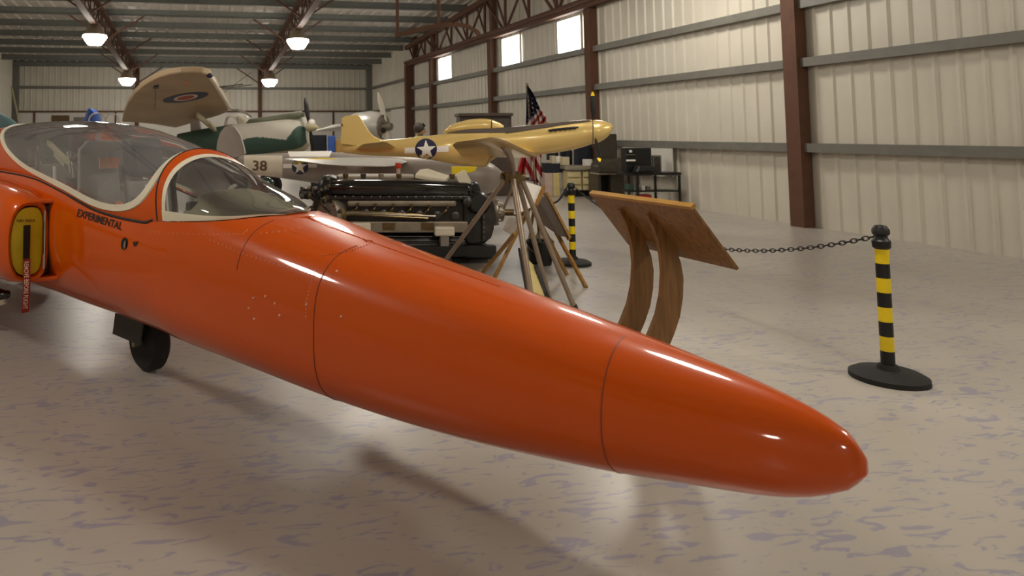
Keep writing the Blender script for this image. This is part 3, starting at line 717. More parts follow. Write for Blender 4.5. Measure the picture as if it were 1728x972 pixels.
def rivets(pts, n, nm='rivet_row', mt='rivet', r=0.0035):
    mb = MB(); L = []; 
    for i in range(len(pts)-1):
        for t in fr(0, 1, n)[:-1]: L.append((pts[i][0]+(pts[i+1][0]-pts[i][0])*t, pts[i][1]+(pts[i+1][1]-pts[i][1])*t))
    for q in L:
        p = cast(fus_bvh, q[0], q[1], 0.0)
        if p: mb.sph(p, r, 4)
    if mb.v: o = mb.build(nm, mt, jet, smooth=True); o['kind'] = 'stuff'; return o
rivets([(254, 391), (300, 394), (355, 396), (392, 394)], 7)
rivets([(355, 405), (410, 428), (470, 447), (530, 466)], 9)
rivets([(392, 395), (410, 395), (420, 386)], 5)
rivets([(545, 432), (590, 424), (628, 410)], 9, mt='rivet_dark')
rivets([(532, 456), (524, 480), (517, 510), (516, 540)], 6)
rivets([(440, 394), (470, 391), (505, 385), (517, 378)], 4)
for c in ((428, 503), (448, 500), (464, 512), (420, 520), (472, 532), (429, 538), (517, 514), (568, 458), (576, 534)):
    p = cast(fus_bvh, c[0], c[1], 0.0)
    if p: MB().sph(p, 0.0065, 5).build('fastener', 'rivet', jet, smooth=True)
# wings, fin, tailplane
def wing(root_le, root_te, tip_le, tip_te, th, name, mt, parent, bev=0.0):
    """aerofoil slab between a root and a tip chord"""
    rle, rte, tle, tte = [Vector(p) for p in (root_le, root_te, tip_le, tip_te)]
    nrm = (rte-rle).cross(tle-rle).normalized(); rr = []
    prof = [(0, 0), (0.03, 0.45), (0.12, 0.85), (0.3, 1.0), (0.6, 0.7), (1.0, 0.06), (1.0, -0.06), (0.6, -0.5), (0.3, -0.75), (0.12, -0.65), (0.03, -0.35)]
    for i in range(11):
        f = i/10; f2 = 1-(1-f)**1.0; a = rle.lerp(tle, f2); b = rte.lerp(tte, f2)
        if i >= 9:
            k = (1, 0.93, 0.72)[i-8]; a, b = a.lerp(b, (1-k)/2), b.lerp(a, (1-k)/2)
        rr.append([a.lerp(b, x) + nrm*(y*th*(1-0.45*f)*(1 if i < 10 else 0.3)) for x, y in prof])
    m_ = MB(); m_.loft(rr); o = m_.build(name, mt, parent, smooth=True, angle=55); return o, m_
for sgn in (-1, 1):
    w_, _ = wing(JP(-1.75, sgn*0.50, 1.36), JP(-4.2, sgn*0.45, 1.33), JP(-2.62, sgn*3.3, 1.0), JP(-3.6, sgn*3.3, 0.99), 0.10, 'wing', 'orange', jet)
    c = JP(-2.84, sgn*3.22, 1.135)
    MB().sph(JP(-2.9, sgn*3.24, 1.05), 0.07, 8, (1.6, 1.6, 0.9)).build('light_fairing', 'orange', w_, smooth=True)
    MB().sph(c, 0.078, 10, (1.3, 1.0, 1.0)).build('wingtip_light', 'green_glass' if sgn < 0 else 'red_glass', w_, smooth=True)
    wing(JP(-7.0, sgn*0.3, 1.3), JP(-8.0, sgn*0.25, 1.3), JP(-7.9, sgn*1.4, 1.3), JP(-8.5, sgn*1.4, 1.3), 0.04, 'tailplane', 'orange', jet)
wing(JP(-5.6, 0, 1.55), JP(-8.3, 0, 1.50), JP(-7.6, 0, 2.75), JP(-8.5, 0, 2.75), 0.07, 'tail_fin', 'orange', jet)
# undercarriage
def wheel(c, ax, r, w, parent):
    o = MB().lathe([(r*0.55, -w/2), (r*0.86, -w/2), (r, -w*0.28), (r, w*0.28), (r*0.86, w/2), (r*0.55, w/2)], c, ax, 28).build('wheel', 'rubber', parent, smooth=True)
    MB().lathe([(0.02, -w*0.42), (r*0.3, -w*0.45), (r*0.56, -w*0.3), (r*0.56, w*0.3), (r*0.3, w*0.45), (0.02, w*0.42)], c, ax, 20).build('hub', 'tin', o, smooth=True); return o
lat = (JP(0, 1, 0)-JP(0, 0, 0)).normalized(); fwdj = (JP(1, 0, 0)-JP(0, 0, 0)).normalized()
def gear(s, u, zt, r, w, leanu=0.0):
    a = JP(s, u, zt); g = Vector((a.x, a.y, r)) + lat*leanu
    lg = MB(); lg.cyl(a, g+lat*(w*0.9)+Z*0.02, 0.035, 12); lg.cyl(g+lat*w*1.0, g-lat*w*0.3, 0.02, 10); lg.tube([a+fwdj*-0.35, g+Z*0.25+lat*w*0.9], 0.018, 8)
    o = lg.build('landing_gear_leg', 'tin', jet, smooth=True); wheel(g, lat, r, w, o); return o
gear(-0.45, 0, 0.68, 0.19, 0.12)
gear(-3.9, 0.4, 0.8, 0.25, 0.15, 0.45); gear(-3.9, -0.4, 0.8, 0.25, 0.15, -0.45)
mb = MB()
mb.slab([JP(-0.62, 0.14, 0.64), JP(-0.3, 0.14, 0.64), JP(-0.3, 0.16, 0.50), JP(-0.62, 0.16, 0.50)], lat*0.012); mb.build('gear_door', 'black_paint', jet)
mb = MB(); mb.slab([JP(-0.62, -0.14, 0.64), JP(-0.3, -0.14, 0.64), JP(-0.3, -0.16, 0.50), JP(-0.62, -0.16, 0.50)], lat*0.012); mb.build('gear_door', 'black_paint', jet)
p = W(0, 497, 5.6)
mb = MB(); mb.tube([p+Vector((-0.3, 0.1, 0.05)), p, p+R0*0.05], [0.05, 0.045, 0.03], 10); mb.sph(p+R0*0.05, 0.035, 8)
tb_ = empty('tow_bar', (p.x-0.3, p.y, 0), 'black tow bar with shiny end, low at the left edge under the jet', 'tow bar')
mb.build('bar', 'black_gloss', tb_, smooth=True)
MB().beam(p+Vector((-0.4, 0, -0.17)), p+R0*0.04+Vector((0, 0, -0.05)), 0.06, 0.04).build('bar_sleeve', 'cream', tb_)
MB().cyl((p.x-0.3, p.y, 0), (p.x-0.3, p.y, p.z), 0.025, 10).build('prop_stand', 'iron', tb_)
exec_marker = 0
# ================================================================== GENERIC IMAGE-MEASURED LOFT
def body(rows, up=Z, wr=0.8, n=24, e=2.0):
    """rows: (px, ytop, ybot, depth[, width ratio]) -> rounded body of real size"""
    rr = []
    for i, r in enumerate(rows):
        px, yt, yb, d = r[:4]; k = r[4] if len(r) > 4 else wr
        a, b = W(px, yt, d), W(px, yb, d); c = (a+b)/2; h = (a-b).length/2
        i0, i1 = max(0, i-1), min(len(rows)-1, i+1)
        q0, q1 = rows[i0], rows[i1]
        ax = (W(q1[0], (q1[1]+q1[2])/2, q1[3])-W(q0[0], (q0[1]+q0[2])/2, q0[3])); ax.z = 0; ax.normalize()
        lt = ax.cross(Z).normalized(); upv = (a-b).normalized(); ring = []
        for j in range(n):
            t = 2*PI*j/n; cc, ss = math.cos(t), math.sin(t)
            ring.append(c + lt*(math.copysign(abs(cc)**(2/e), cc)*h*k) + upv*(math.copysign(abs(ss)**(2/e), ss)*h))
        rr.append(ring)
    return rr
def dense(rows, m=6):
    out = []; tb = rows
    rev = tb[0][0] > tb[-1][0]
    t2 = list(reversed(tb)) if rev else tb
    for i in range(len(t2)-1):
        for j in range(m):
            x = t2[i][0]+(t2[i+1][0]-t2[i][0])*j/m; out.append([x]+lerp(t2, x))
    out.append(list(t2[-1])); return out
# ================================================================== GOLD MODEL FIGHTER ON TRIPOD
gm = empty('model_fighter', W(865, 262, 6.05), 'large golden model fighter plane with star insignia mounted on a steel tripod', 'model plane')
rows = [(573, 246, 250, 6.35, 0.3), (576, 240, 256, 6.34, 0.35), (590, 240, 259, 6.33, 0.5), (620, 238, 262, 6.3, 0.65), (660, 235.5, 264, 6.26, 0.75), (700, 231.5, 266, 6.22, 0.8), (740, 227, 272, 6.18, 0.75), (760, 223, 276, 6.16, 0.66), (775, 220, 278.5, 6.15, 0.62),
        (800, 217.5, 281, 6.12, 0.58), (820, 217, 281, 6.1, 0.56), (829, 216.5, 271, 6.09, 0.62), (845, 216, 263, 6.07, 0.70), (880, 212.5, 263, 6.03, 0.66), (920, 208.5, 260, 5.98, 0.66), (960, 204.5, 254, 5.93, 0.68), (985, 202.5, 248, 5.9, 0.74), (999, 202, 243, 5.88, 0.85)]
mb = MB(); mb.loft(body(dense(rows, 5), n=32, e=2.25)); gbvh = mb.bvh(); gf = mb.build('fuselage', 'gold', gm, smooth=True, angle=50)
rows = [(1000.5, 202.5, 243, 5.88, 0.95), (1008, 202.5, 241.5, 5.87, 0.95), (1018, 204, 236.5, 5.86, 0.95), (1027, 206.8, 229, 5.85, 0.95), (1032, 209.5, 222, 5.845, 0.95), (1034.5, 212.5, 217, 5.84, 0.95)]
mb = MB(); mb.loft(body(dense(rows, 3), n=24)); spn = mb.build('spinner', 'gold', gm, smooth=True, angle=60)
pc = W(1002.5, 219, 5.88)
def blade(tipx, tipy, rw, nm='propeller_blade', curve=0.0, d=5.88, dt=0.0):
    tip = W(tipx, tipy, d+dt); rr = []; ax = (tip-pc); L = ax.length; axn = ax.normalized(); sd = axn.cross(F0).normalized()
    wd = [0.35, 0.6, 0.85, 1.0, 1.0, 0.95, 0.75, 0.3]
    for i, w_ in enumerate(wd):
        c = pc+ax*(0.25+0.75*i/7)*1.0 + sd*curve*math.sin(PI*i/7)
        tw = 0.5-0.35*i/7; wdir = (sd*math.cos(tw)+F0*math.sin(tw)); nn = wdir.cross(axn)
        rr.append([c+wdir*rw*w_, c+nn*rw*0.22, c-wdir*rw*w_, c-nn*rw*0.22])
    m1 = MB(); m1.loft(rr[:7]); o = m1.build(nm, 'black_paint', gm, smooth=True)
    m2 = MB(); m2.loft([[p+(q-p)*0.02 for p, q in zip(rr[6], rr[7])], rr[7]]); m2.build('blade_tip', 'yellow', o, smooth=True); return o
blade(1000, 155, 0.022); blade(1012, 273, 0.026, dt=-0.25); blade(1013, 268, 0.024, dt=0.22)
# anti-glare deck, exhaust stack, canopy
def strip_top(rows, name, mt, off=0.004):
    """decal made of pairs (px, ytop, ybot) cast onto the fuselage"""
    mb = MB(); A = []
    for px, y0, y1 in rows:
        A.append([cast(gbvh, px, y0+(y1-y0)*k/4, off) for k in range(5)])
    A = [a for a in A if all(a)]
    if len(A) > 1: mb.loft(A, caps=False, open_ring=True); return mb.build(name, mt, gm, smooth=True)
tb1 = [(r_[0], r_[1], r_[2], r_[3]) for r_ in [(745, 226.2, 0, 0), (760, 223, 0, 0), (775, 220, 0, 0), (800, 217.6, 0, 0), (830, 216.6, 0, 0), (860, 214.6, 0, 0), (880, 213, 0, 0), (920, 209, 0, 0), (960, 205, 0, 0), (998, 202.4, 0, 0)]]
topy = lambda x: lerp(tb1, x)[0]
strip_top([(x, topy(x)+0.7, topy(x)+10.5-7.5*(x-853)/143) for x in fr(853, 996, 30)], 'anti_glare_panel', 'antiglare')
strip_top([(x, topy(x)+0.6, max(topy(x)+1.2, 225.5 - 1.6*(x-750)/110)) for x in fr(754, 862, 30)], 'canopy_rail', 'antiglare')
rows = [(749, 221, 223, 6.17, 0.5), (756, 214.0, 224, 6.165, 0.55), (770, 207.5, 225, 6.155, 0.5), (790, 202, 225, 6.14, 0.45), (812, 200.2, 224, 6.12, 0.42), (828, 201.3, 223, 6.1, 0.42), (840, 206, 221, 6.09, 0.45), (850, 212, 218, 6.08, 0.5)]
mb = MB(); mb.loft(body(dense(rows, 4), n=20)); cbv = mb.bvh(); cg = mb.build('canopy', 'gold', gm, smooth=True, angle=60); cg['label'] = 'golden bubble canopy'
mb = MB(); 
for xx in (829.5,):
    pts = [cast(cbv, xx-0.02*(y-210), y, 0.002) for y in fr(202.5, 221, 8)]; pts = [p for p in pts if p]; mb.tube(pts, 0.005, 6)
mb.build('canopy_bow', 'antiglare', cg)
mb = MB(); A = cast(gbvh, 925, 220.5, 0.004); B = cast(gbvh, 976, 214.8, 0.004); mb.tube([A.lerp(B, t) for t in fr(0, 1, 8)], [0.006]+[0.010]*6+[0.006], 8); mb.build('exhaust_stack', 'black_paint', gm, smooth=True)
for k in range(6):
    c = A.lerp(B, 0.1+0.16*k); MB().cyl(c, c+Vector((0, 0, -0.012))-F0*0.012+R0*-0.008, 0.007, 8).build('exhaust_pipe', 'black_paint', gm)
# star and bar
decal(gbvh, [(683, 249.5), (757, 246), (757, 256), (683, 259)], 'insignia_bar', 'white', gf, 3, 0.002)
decal(gbvh, circ_px(719, 251.5, 18.5, 17.2), 'insignia_disc', 'navy', gf, 2, 0.004)
decal(gbvh, star_px(719.5, 252.5, 17, -0.05, 1, 0.95), 'insignia_star', 'white', gf, 2, 0.006)
# fin, wings, tailplane
mb = MB(); pl = [(574, 243), (575.5, 215), (577, 199), (583, 195.5), (602, 193.5), (607, 196), (613, 206), (622, 221), (631, 230), (645, 236.5), (650, 240), (600, 246)]
mb.slab([W(x, y, 6.30+0.0*(x-575)) + F0*0.010 for x, y in pl], F0*-0.022); mb.build('tail_fin', 'gold', gm, bevel=0.006)
mb = MB(); mb.box(W(577, 211, 6.28), (0.01, 0.03, 0.02)); mb.build('tail_light', 'black', gm)
wn, _ = wing(W(906, 262, 6.02), W(778, 262, 6.14), W(839, 229.5, 5.0), W(760, 241, 5.06), 0.030, 'wing', 'gold', gm)
wing(W(900, 258, 6.1), W(800, 262, 6.2), W(905, 262, 7.1), W(838, 264, 7.15), 0.022, 'wing', 'gold', gm)
wing(W(668, 249, 6.22), W(600, 252, 6.3), W(650, 238.5, 5.75), W(612, 243, 5.78), 0.012, 'tailplane', 'gold', gm)
wing(W(660, 246, 6.3), W(600, 250, 6.36), W(640, 240, 6.75), W(606, 242, 6.8), 0.010, 'tailplane', 'gold', gm)
# tripod
tl = onZ(968, 521); tp = empty('tripod_stand', (W(862, 300, 6.05).x, W(862, 300, 6.05).y, 0), 'steel tube tripod with a curved neck holding the golden model plane', 'stand')
hub = W(862, 299, 6.05)
mb = MB(); mb.tube([W(865, 294, 6.0), W(864, 278, 5.9), W(861, 265, 5.72), W(855, 253, 5.55), W(848, 246, 5.44)], 0.026, 12); mb.build('neck', 'tube_steel', tp, smooth=True)
mb = MB(); R_ = Matrix.Rotation(-YAW, 3, 'Z'); mb.box(hub, (0.13, 0.13, 0.10), R_); mb.cyl(hub-R0*0.085, hub+R0*0.125, 0.035, 12); mb.build('hub_bracket', 'brass', tp, bevel=0.006)
mb = MB(); mb.cyl(hub+R0*0.10, hub+R0*0.15, 0.03, 6); mb.build('hub_bolt', 'iron', tp)
def foot(px_, py_): return onZ(px_, py_)
for top, ft, r_ in ((W(852, 303, 6.0), foot(716, 488), 0.020), (W(866, 303, 5.95), foot(905, 560), 0.024), (W(880, 301, 6.05), foot(971, 524), 0.022), (W(874, 304, 6.2), foot(930, 515), 0.022)):
    mb = MB(); mb.cyl(top, ft, r_, 12); o = mb.build('leg', 'tube_steel', tp, smooth=True)
    MB().cyl(ft, ft+(top-ft).normalized()*0.05, r_*1.35, 12).build('leg_foot', 'rubber', o)
mb = MB(); mb.cyl(W(869, 306, 6.2), W(850, 352, 6.5), 0.012, 8); mb.build('brace', 'tube_steel', tp)
# ================================================================== V12 ENGINE
ED = 8.35
eng = empty('aero_engine', onZ(700, 452), 'long black V12 aircraft engine on a low stand behind the orange nose', 'engine')
def EB(m, x0, x1, y0, y1, d=ED, th=0.4):
    a, b, c, e = W(x0, y1, d), W(x1, y1, d), W(x1, y0, d), W(x0, y0, d); return m.slab([a, b, c, e], F0*th)
def cyl_body(rows, name, mt, n=16, e=2.0, parent=None):
    m_ = MB(); m_.loft(body(rows, n=n, e=e)); return m_.build(name, mt, parent or eng, smooth=True, angle=50), m_
# near and far cylinder banks
cyl_body([(556, 309, 328, ED+.1, 1.1), (562, 304, 331, ED+.1, 1.1), (600, 302.5, 332.5, ED+.1, 1.1), (700, 303, 334, ED+.1, 1.1), (785, 306, 337, ED+.1, 1.1), (793, 308, 337, ED+.1, 1.1), (797, 314, 334, ED+.1, 1.1)], 'valve_cover', 'black_gloss', 20, 3.2)
cyl_body([(563, 297, 312, ED+.62, 1.4), (575, 293, 314, ED+.62, 1.4), (680, 293, 316, ED+.62, 1.4), (780, 297, 318, ED+.62, 1.4), (786, 300, 316, ED+.62, 1.4)], 'valve_cover', 'flange', 20, 3)
mb = MB(); EB(mb, 570, 792, 297, 309, ED+.28, 0.30); mb.build('intake_manifold', 'flange', eng, bevel=0.02)
for k in range(7): 
    c = W(583+30*k, 298, ED+.3); MB().cyl(c-Z*0.02, c+Z*0.035, 0.035, 10).build('manifold_fitting', ('brass', 'iron', 'tin')[k % 3], eng)
mb = MB(); EB(mb, 556, 797, 331, 337, ED-0.02, 0.3); mb.build('cover_flange', 'black_paint', eng, bevel=0.004)
for k in range(16):
    c = W(566+15.1*k, 331.5+0.12*k*0.7, ED-0.035); MB().sph(c, 0.012, 5).build('cover_nut', 'tin', eng, smooth=True)
mb = MB(); EB(mb, 566, 800, 336, 374, ED+0.05, 0.35); mb.build('cylinder_block', 'dark_oily', eng, bevel=0.01)
mb = MB(); EB(mb, 586, 771, 337.5, 349, ED+0.0, 0.06); mb.build('exhaust_plate', 'flange', eng, bevel=0.03)
for k in range(6):
    x = 603+30.1*k; y = 344+0.9*k
    MB().tube([W(x+1, y, ED-.01), W(x, y+4, ED-.04), W(x-2, y+8, ED-.05), W(x-8, y+13, ED-.02)], 0.012, 7).build('ignition_lead', 'brass', eng, smooth=True)
    MB().lathe([(0.0, 0), (0.02, 0.0), (0.02, 0.05), (0.014, 0.06), (0, 0.06)], W(x+1, y+0.5, ED-.01), -F0, 10).build('spark_plug', 'brass', eng)
    MB().lathe([(0.05, 0), (0.055, 0.03), (0.03, 0.04)], W(x+14, y+16, ED+.06), -F0, 12).build('core_plug', 'iron', eng)
for k, (y0, y1) in enumerate(((359, 365), (362, 368.5), (357, 363))):
    MB().tube([W(565, y0+1, ED-.03), W(600, y0, ED-.05), W(660, (y0+y1)/2, ED-.05), W(735-12*k, y1, ED-.04)], 0.013, 7).build('conduit', 'brass' if k else 'tin', eng, smooth=True)
mb = MB(); EB(mb, 590, 790, 374, 393, ED+0.0, 0.55); mb.build('crankcase_flange', 'flange', eng, bevel=0.015)
for x0, x1 in ((646, 667), (711, 732)): mb = MB(); EB(mb, x0, x1, 376, 388, ED-0.012, 0.02); mb.build('data_plate', 'brass', eng)
cyl_body([(618, 392, 420, ED+.3, 1.3), (626, 388, 428, ED+.3, 1.3), (700, 388, 434, ED+.3, 1.3), (795, 388, 436, ED+.3, 1.3), (800, 392, 430, ED+.3, 1.3)], 'oil_sump', 'black_paint', 20, 3)
for k in range(4): MB().tube([W(640, 399+7*k, ED+.02), W(785, 400+7*k, ED+.02)], 0.008, 6).build('sump_rib', 'iron', eng)
# reduction gear housing at the right end
mb = MB(); hs = [(783, 318), (788, 309), (800, 306), (808, 309), (812, 320), (816, 332), (831, 338), (834, 352), (833, 385), (829, 402), (818, 412), (790, 414), (781, 400)]
mb.slab([W(x, y, ED+0.02) for x, y in hs], F0*0.5); mb.build('gear_housing', 'black_paint', eng, bevel=0.05)
mb = MB(); hs2 = [(x+(6 if x > 800 else 2), y+2) for x, y in hs[4:11]]+[(812, 409), (812, 325)]
mb.slab([W(x, y, ED-0.02) for x, y in [(813, 326), (832, 338), (835, 352), (834, 385), (829, 402), (814, 410)]], F0*0.1); mb.build('housing_flange', 'iron', eng, bevel=0.01)
for k in range(9): MB().sph(W(816.5, 334+8.3*k, ED-0.025), 0.012, 5).build('housing_bolt', 'tin', eng, smooth=True)
mb = MB(); mb.lathe([(0.02, 0.0), (0.15, 0.0), (0.17, 0.03), (0.17, 0.06), (0.13, 0.08), (0.12, 0.14), (0.05, 0.15)], W(828, 357, ED+.25), R0, 24); mb.build('shaft_flange', 'tin', eng, smooth=True)
for k in range(10):
    a = 2*PI*k/10; c = W(836, 357, ED+.25)+F0*0.15*math.cos(a)+Z*0.15*math.sin(a); MB().cyl(c, c+R0*0.03, 0.014, 6).build('flange_bolt', 'tin', eng)
mb = MB(); mb.cyl(W(838, 358, ED+.25), W(892, 359, ED+.25), 0.042, 16); mb.cyl(W(870, 358.6, ED+.25), W(874, 358.6, ED+.25), 0.055, 16); mb.build('propeller_shaft', 'brass', eng, smooth=True)
mb = MB(); mb.lathe([(0.11, -0.05), (0.14, 0.0), (0.14, 0.05), (0.10, 0.1)], W(806, 342, ED+.02), -F0, 20); mb.build('pump_cover', 'black_paint', eng, smooth=True)
MB().lathe([(0.04, 0), (0.06, 0.02), (0.06, 0.06), (0.03, 0.08)], W(789, 340, ED-.0), -F0, 16).build('magneto_cap', 'iron', eng, smooth=True)
# supercharger and accessories at the left end
MB().lathe([(0.06, -0.12), (0.24, -0.10), (0.27, 0.0), (0.25, 0.06), (0.12, 0.10), (0.05, 0.12)], W(553, 362, ED+.15), -R0*0.6-F0*0.5, 28).build('supercharger', 'tin', eng, smooth=True)
cyl_body([(538, 305, 345, ED+.3, 1.1), (546, 296, 352, ED+.3, 1.1), (560, 294, 356, ED+.3, 1.1), (568, 296, 356, ED+.3, 1.1)], 'wheelcase', 'dark_oily', 16, 2.6)
cyl_body([(505, 322, 332, ED+.3), (508, 319, 335, ED+.3), (520, 318, 337, ED+.3), (526, 320, 334, ED+.3), (545, 318, 338, ED+.3), (548, 320, 334, ED+.3)], 'carburettor', 'dark_oily', 16, 2.4)
cyl_body([(530, 333, 356, ED+.2, .7), (534, 331, 360, ED+.2, .7), (545, 331, 360, ED+.2, .7), (549, 333, 356, ED+.2, .7)], 'oil_pump', 'iron', 14, 2.6)
cyl_body([(521, 349, 357, ED+.2), (524, 347, 359, ED+.2), (536, 348, 358, ED+.2)], 'fuel_union', 'iron', 12)
random.seed(3)
for k in range(26):
    x = random.uniform(507, 578); y = random.uniform(300, 340) if x > 535 else random.uniform(316, 338)
    if x > 560: y = random.uniform(336, 392)
    c = W(x, y, ED+random.uniform(-.05, .15)); a = random.uniform(0, 6)
    MB().lathe([(0.0, 0), (0.022, 0), (0.024, 0.05), (0.012, 0.06), (0, 0.06)], c, Vector((math.cos(a)*.6, -1, math.sin(a)*.6)), 10).build('accessory_fitting', random.choice(['brass', 'tin', 'iron', 'black_paint']), eng)
for k in range(7):
    x = 512+9*k; p0 = W(x, 322+k*3, ED+.05); p1 = W(x+28, 340+8*k, ED-.02); MB().tube([p0, p0+Z*-0.08+R0*0.05, p1+R0*-0.06+Z*0.02, p1], 0.011, 7).build('oil_pipe', ('black_paint', 'brass', 'iron')[k % 3], eng, smooth=True)
for x, y in ((570, 384), (574, 362)): MB().lathe([(0.03, 0), (0.075, 0.0), (0.075, 0.03), (0.03, 0.04)], W(x, y, ED-.02), -F0, 16).build('inspection_cap', 'brass', eng)
# stand
std = empty('engine_stand', onZ(740, 466), 'grey steel stand with cream pads carrying the black V12 engine', 'engine stand')
for x0, x1, y0, y1 in ((594, 626, 376, 392), (734, 768, 383, 399)):
    mb = MB(); EB(mb, x0, x1, y0, y1, ED-0.08, 0.10); mb.build('mounting_pad', 'panel_light', std, bevel=0.02)
for x in (610, 749.5):
    t_ = W(x, 398, ED-.03); mb = MB(); mb.beam(t_, (t_.x, t_.y, 0.05), 0.10, 0.10, R0); mb.build('post', 'grey_paint', std, bevel=0.005)
    t2 = t_+F0*0.9; mb = MB(); mb.beam((t2.x, t2.y, 0.75), (t2.x, t2.y, 0.05), 0.10, 0.10, R0); mb.build('post', 'grey_paint', std, bevel=0.005)
    mb = MB(); mb.beam(Vector((t_.x, t_.y, 0.05))-F0*0.15, Vector((t2.x, t2.y, 0.05))+F0*0.15, 0.12, 0.1); mb.build('foot_beam', 'iron', std)
a_, b_ = W(610, 398, ED-.03), W(835, 398, ED-.03); mb = MB(); mb.beam((a_.x, a_.y, 0.16), (b_.x, b_.y, 0.16), 0.12, 0.12); mb.build('side_rail', 'black_paint', std)
mb = MB(); mb.beam((a_.x+.2, a_.y+.9, 0.16), (b_.x+.2, b_.y+.9, 0.16), 0.12, 0.12); mb.build('side_rail', 'black_paint', std)
mb = MB(); q = W(800, 415, ED+.2); mb.slab([W(783, 413, ED+.1), W(826, 413, ED+.1), W(834, 438, ED+.1), W(783, 438, ED+.1)], F0*0.35); mb.build('end_frame', 'black_paint', std, bevel=0.02)
# pads and tag lying on the engine
o = MB(); o.slab([W(700, 301, ED+.15), W(752, 309, ED+.05), W(758, 302, ED+.2), W(722, 290, ED+.4), W(708, 292, ED+.4)], Z*0.045); tag(o.build('foam_pad', 'foam', bevel=0.01), 'cream foam pad lying flat on top of the black engine', 'foam pad')
o = MB(); o.slab([W(769, 296, ED+.02), W(785, 287, ED+.02), W(795, 305, ED+.02), W(794, 318, ED+.02), W(782, 326, ED+.02)], F0*0.09); tag(o.build('foam_block', 'foam', bevel=0.01), 'cream foam block propped on end at the gearbox end of the engine', 'foam block')
r = empty('red_plug', W(672, 296, ED+.3), 'red capped plug standing up from the top of the engine', 'plug')
MB().cyl(W(672, 297, ED+.3), W(672, 283, ED+.3), 0.026, 12).build('plug_body', 'pinkish', r); MB().lathe([(0.036, 0), (0.040, 0.03), (0.034, 0.065), (0.0, 0.07)], W(672, 284, ED+.3), Z, 14).build('plug_cap', 'red_glass', r, smooth=True)
o = MB(); o.slab([W(762, 281, 9.4), W(806, 281, 9.4), W(801, 290, 9.4), W(782, 293, 9.4), W(777, 303, 9.4), W(763, 302, 9.4)], F0*0.05); o2 = o.build('yellow_wheel_chock_flag', 'yellow', bevel=0.01); o2.name = 'yellow_sheet'
tag(o2, 'bright yellow sheet hanging behind the foam block on the engine', 'sheet')
# ================================================================== AIRCRAFT BEHIND
# silver aircraft with the number 38
B = empty('silver_fighter', onZ(640, 395), 'silver grey aircraft numbered 38 with star insignia, behind the engine', 'aircraft')
rows = [(392, 266, 284, 14.6, .5), (402, 262.5, 290, 14.5, .7), (440, 260, 296, 14.0, .85), (478, 258.5, 301, 13.6, .9), (520, 257, 307, 13.2, .9), (560, 257, 313, 12.9, .9), (620, 258, 322, 12.5, .9), (680, 260, 330, 12.0, .9), (740, 262, 334, 11.7, .9), (790, 266, 332, 11.5, .9), (825, 274, 326, 11.4, .85), (843, 286, 316, 11.35, .7), (849, 296, 306, 11.3, .5)]
mb = MB(); mb.loft(body(dense(rows, 4), n=32)); bb = mb.bvh(); bf = mb.build('fuselage', 'silver_dark', B, smooth=True)
def band(bv, x0, x1, ya, yb, name, mt, parent, off=0.006, nx=10, ny=10):
    m_ = MB(); A = []
    for x in fr(x0, x1, nx):
        col_ = [cast(bv, x, ya(x)+(yb(x)-ya(x))*k/ny, off) for k in range(ny+1)]
        if all(col_): A.append(col_)
    if len(A) > 1: m_.loft(A, caps=False, open_ring=True); return m_.build(name, mt, parent, smooth=True)
band(bb, 404, 477, lambda x: 262.5, lambda x: 291+10*(x-404)/75*0.9, 'number_panel', 'panel_light', bf)
text_on(bb, '38', (427, 287.5), (24, 0.5), (0.5, -16.5), 'number_lettering', 'brown_board', bf, 0.014)
decal(bb, [(478, 276.5), (535, 276.5), (535, 283), (478, 283.5)], 'insignia_bar', 'white', bf, 3, 0.008)
decal(bb, circ_px(507, 281, 14, 13), 'insignia_disc', 'navy', bf, 2, 0.012)
decal(bb, star_px(507, 281.5, 13, 0.0), 'insignia_star', 'panel_light', bf, 2, 0.018)
mb = MB(); mb.slab([W(x, y, 14.35) for x, y in [(364, 262), (366, 240), (371, 224), (379, 214), (388, 211), (397, 215), (406, 228), (411, 246), (414, 259), (410, 266), (380, 268)]], F0*0.07); fin = mb.build('tail_fin', 'silver_dark', B, bevel=0.02)
mb = MB(); mb.tube([W(x, y, 14.33) for x, y in [(397, 215), (406, 228), (411, 246), (414, 259)]], 0.018, 6); mb.build('fin_edge', 'silver', fin)
wing(W(690, 272, 11.9), W(480, 268, 12.6), W(664, 281, 10.1), W(560, 279, 10.2), 0.05, 'wing', 'silver', B)
wing(W(700, 268, 12.0), W(560, 262, 12.8), W(660, 256, 15.5), W(580, 256, 15.6), 0.05, 'wing', 'silver', B)
mb = MB(); mb.tube([W(x, y, d) for x, y, d in [(495, 275, 12.35), (515, 271, 12.2), (540, 269.5, 12.0), (562, 270, 11.8), (582, 273, 11.6)]], [0.01, 0.03, 0.035, 0.03, 0.01], 8); mb.build('flap_fairing', 'yellow', B, smooth=True)
mb = MB(); mb.slab([W(486, 257.5, 13.1), W(560, 256.5, 12.7), W(555, 266, 12.4), W(489, 266, 12.8)], Z*0.02); mb.build('deck_panel', 'white', B)
for x, d in ((640, 12.2), (760, 11.7)):
    t_ = W(x, 325, d); mb = MB(); mb.cyl(t_, (t_.x, t_.y, 0.25), 0.05, 10); o = mb.build('landing_gear_leg', 'tin', B); MB().lathe([(0.05, -.08), (0.22, -.08), (0.26, -.04), (0.26, .04), (0.22, .08), (0.05, .08)], (t_.x, t_.y, 0.26), F0, 24).build('wheel', 'rubber', o, smooth=True)
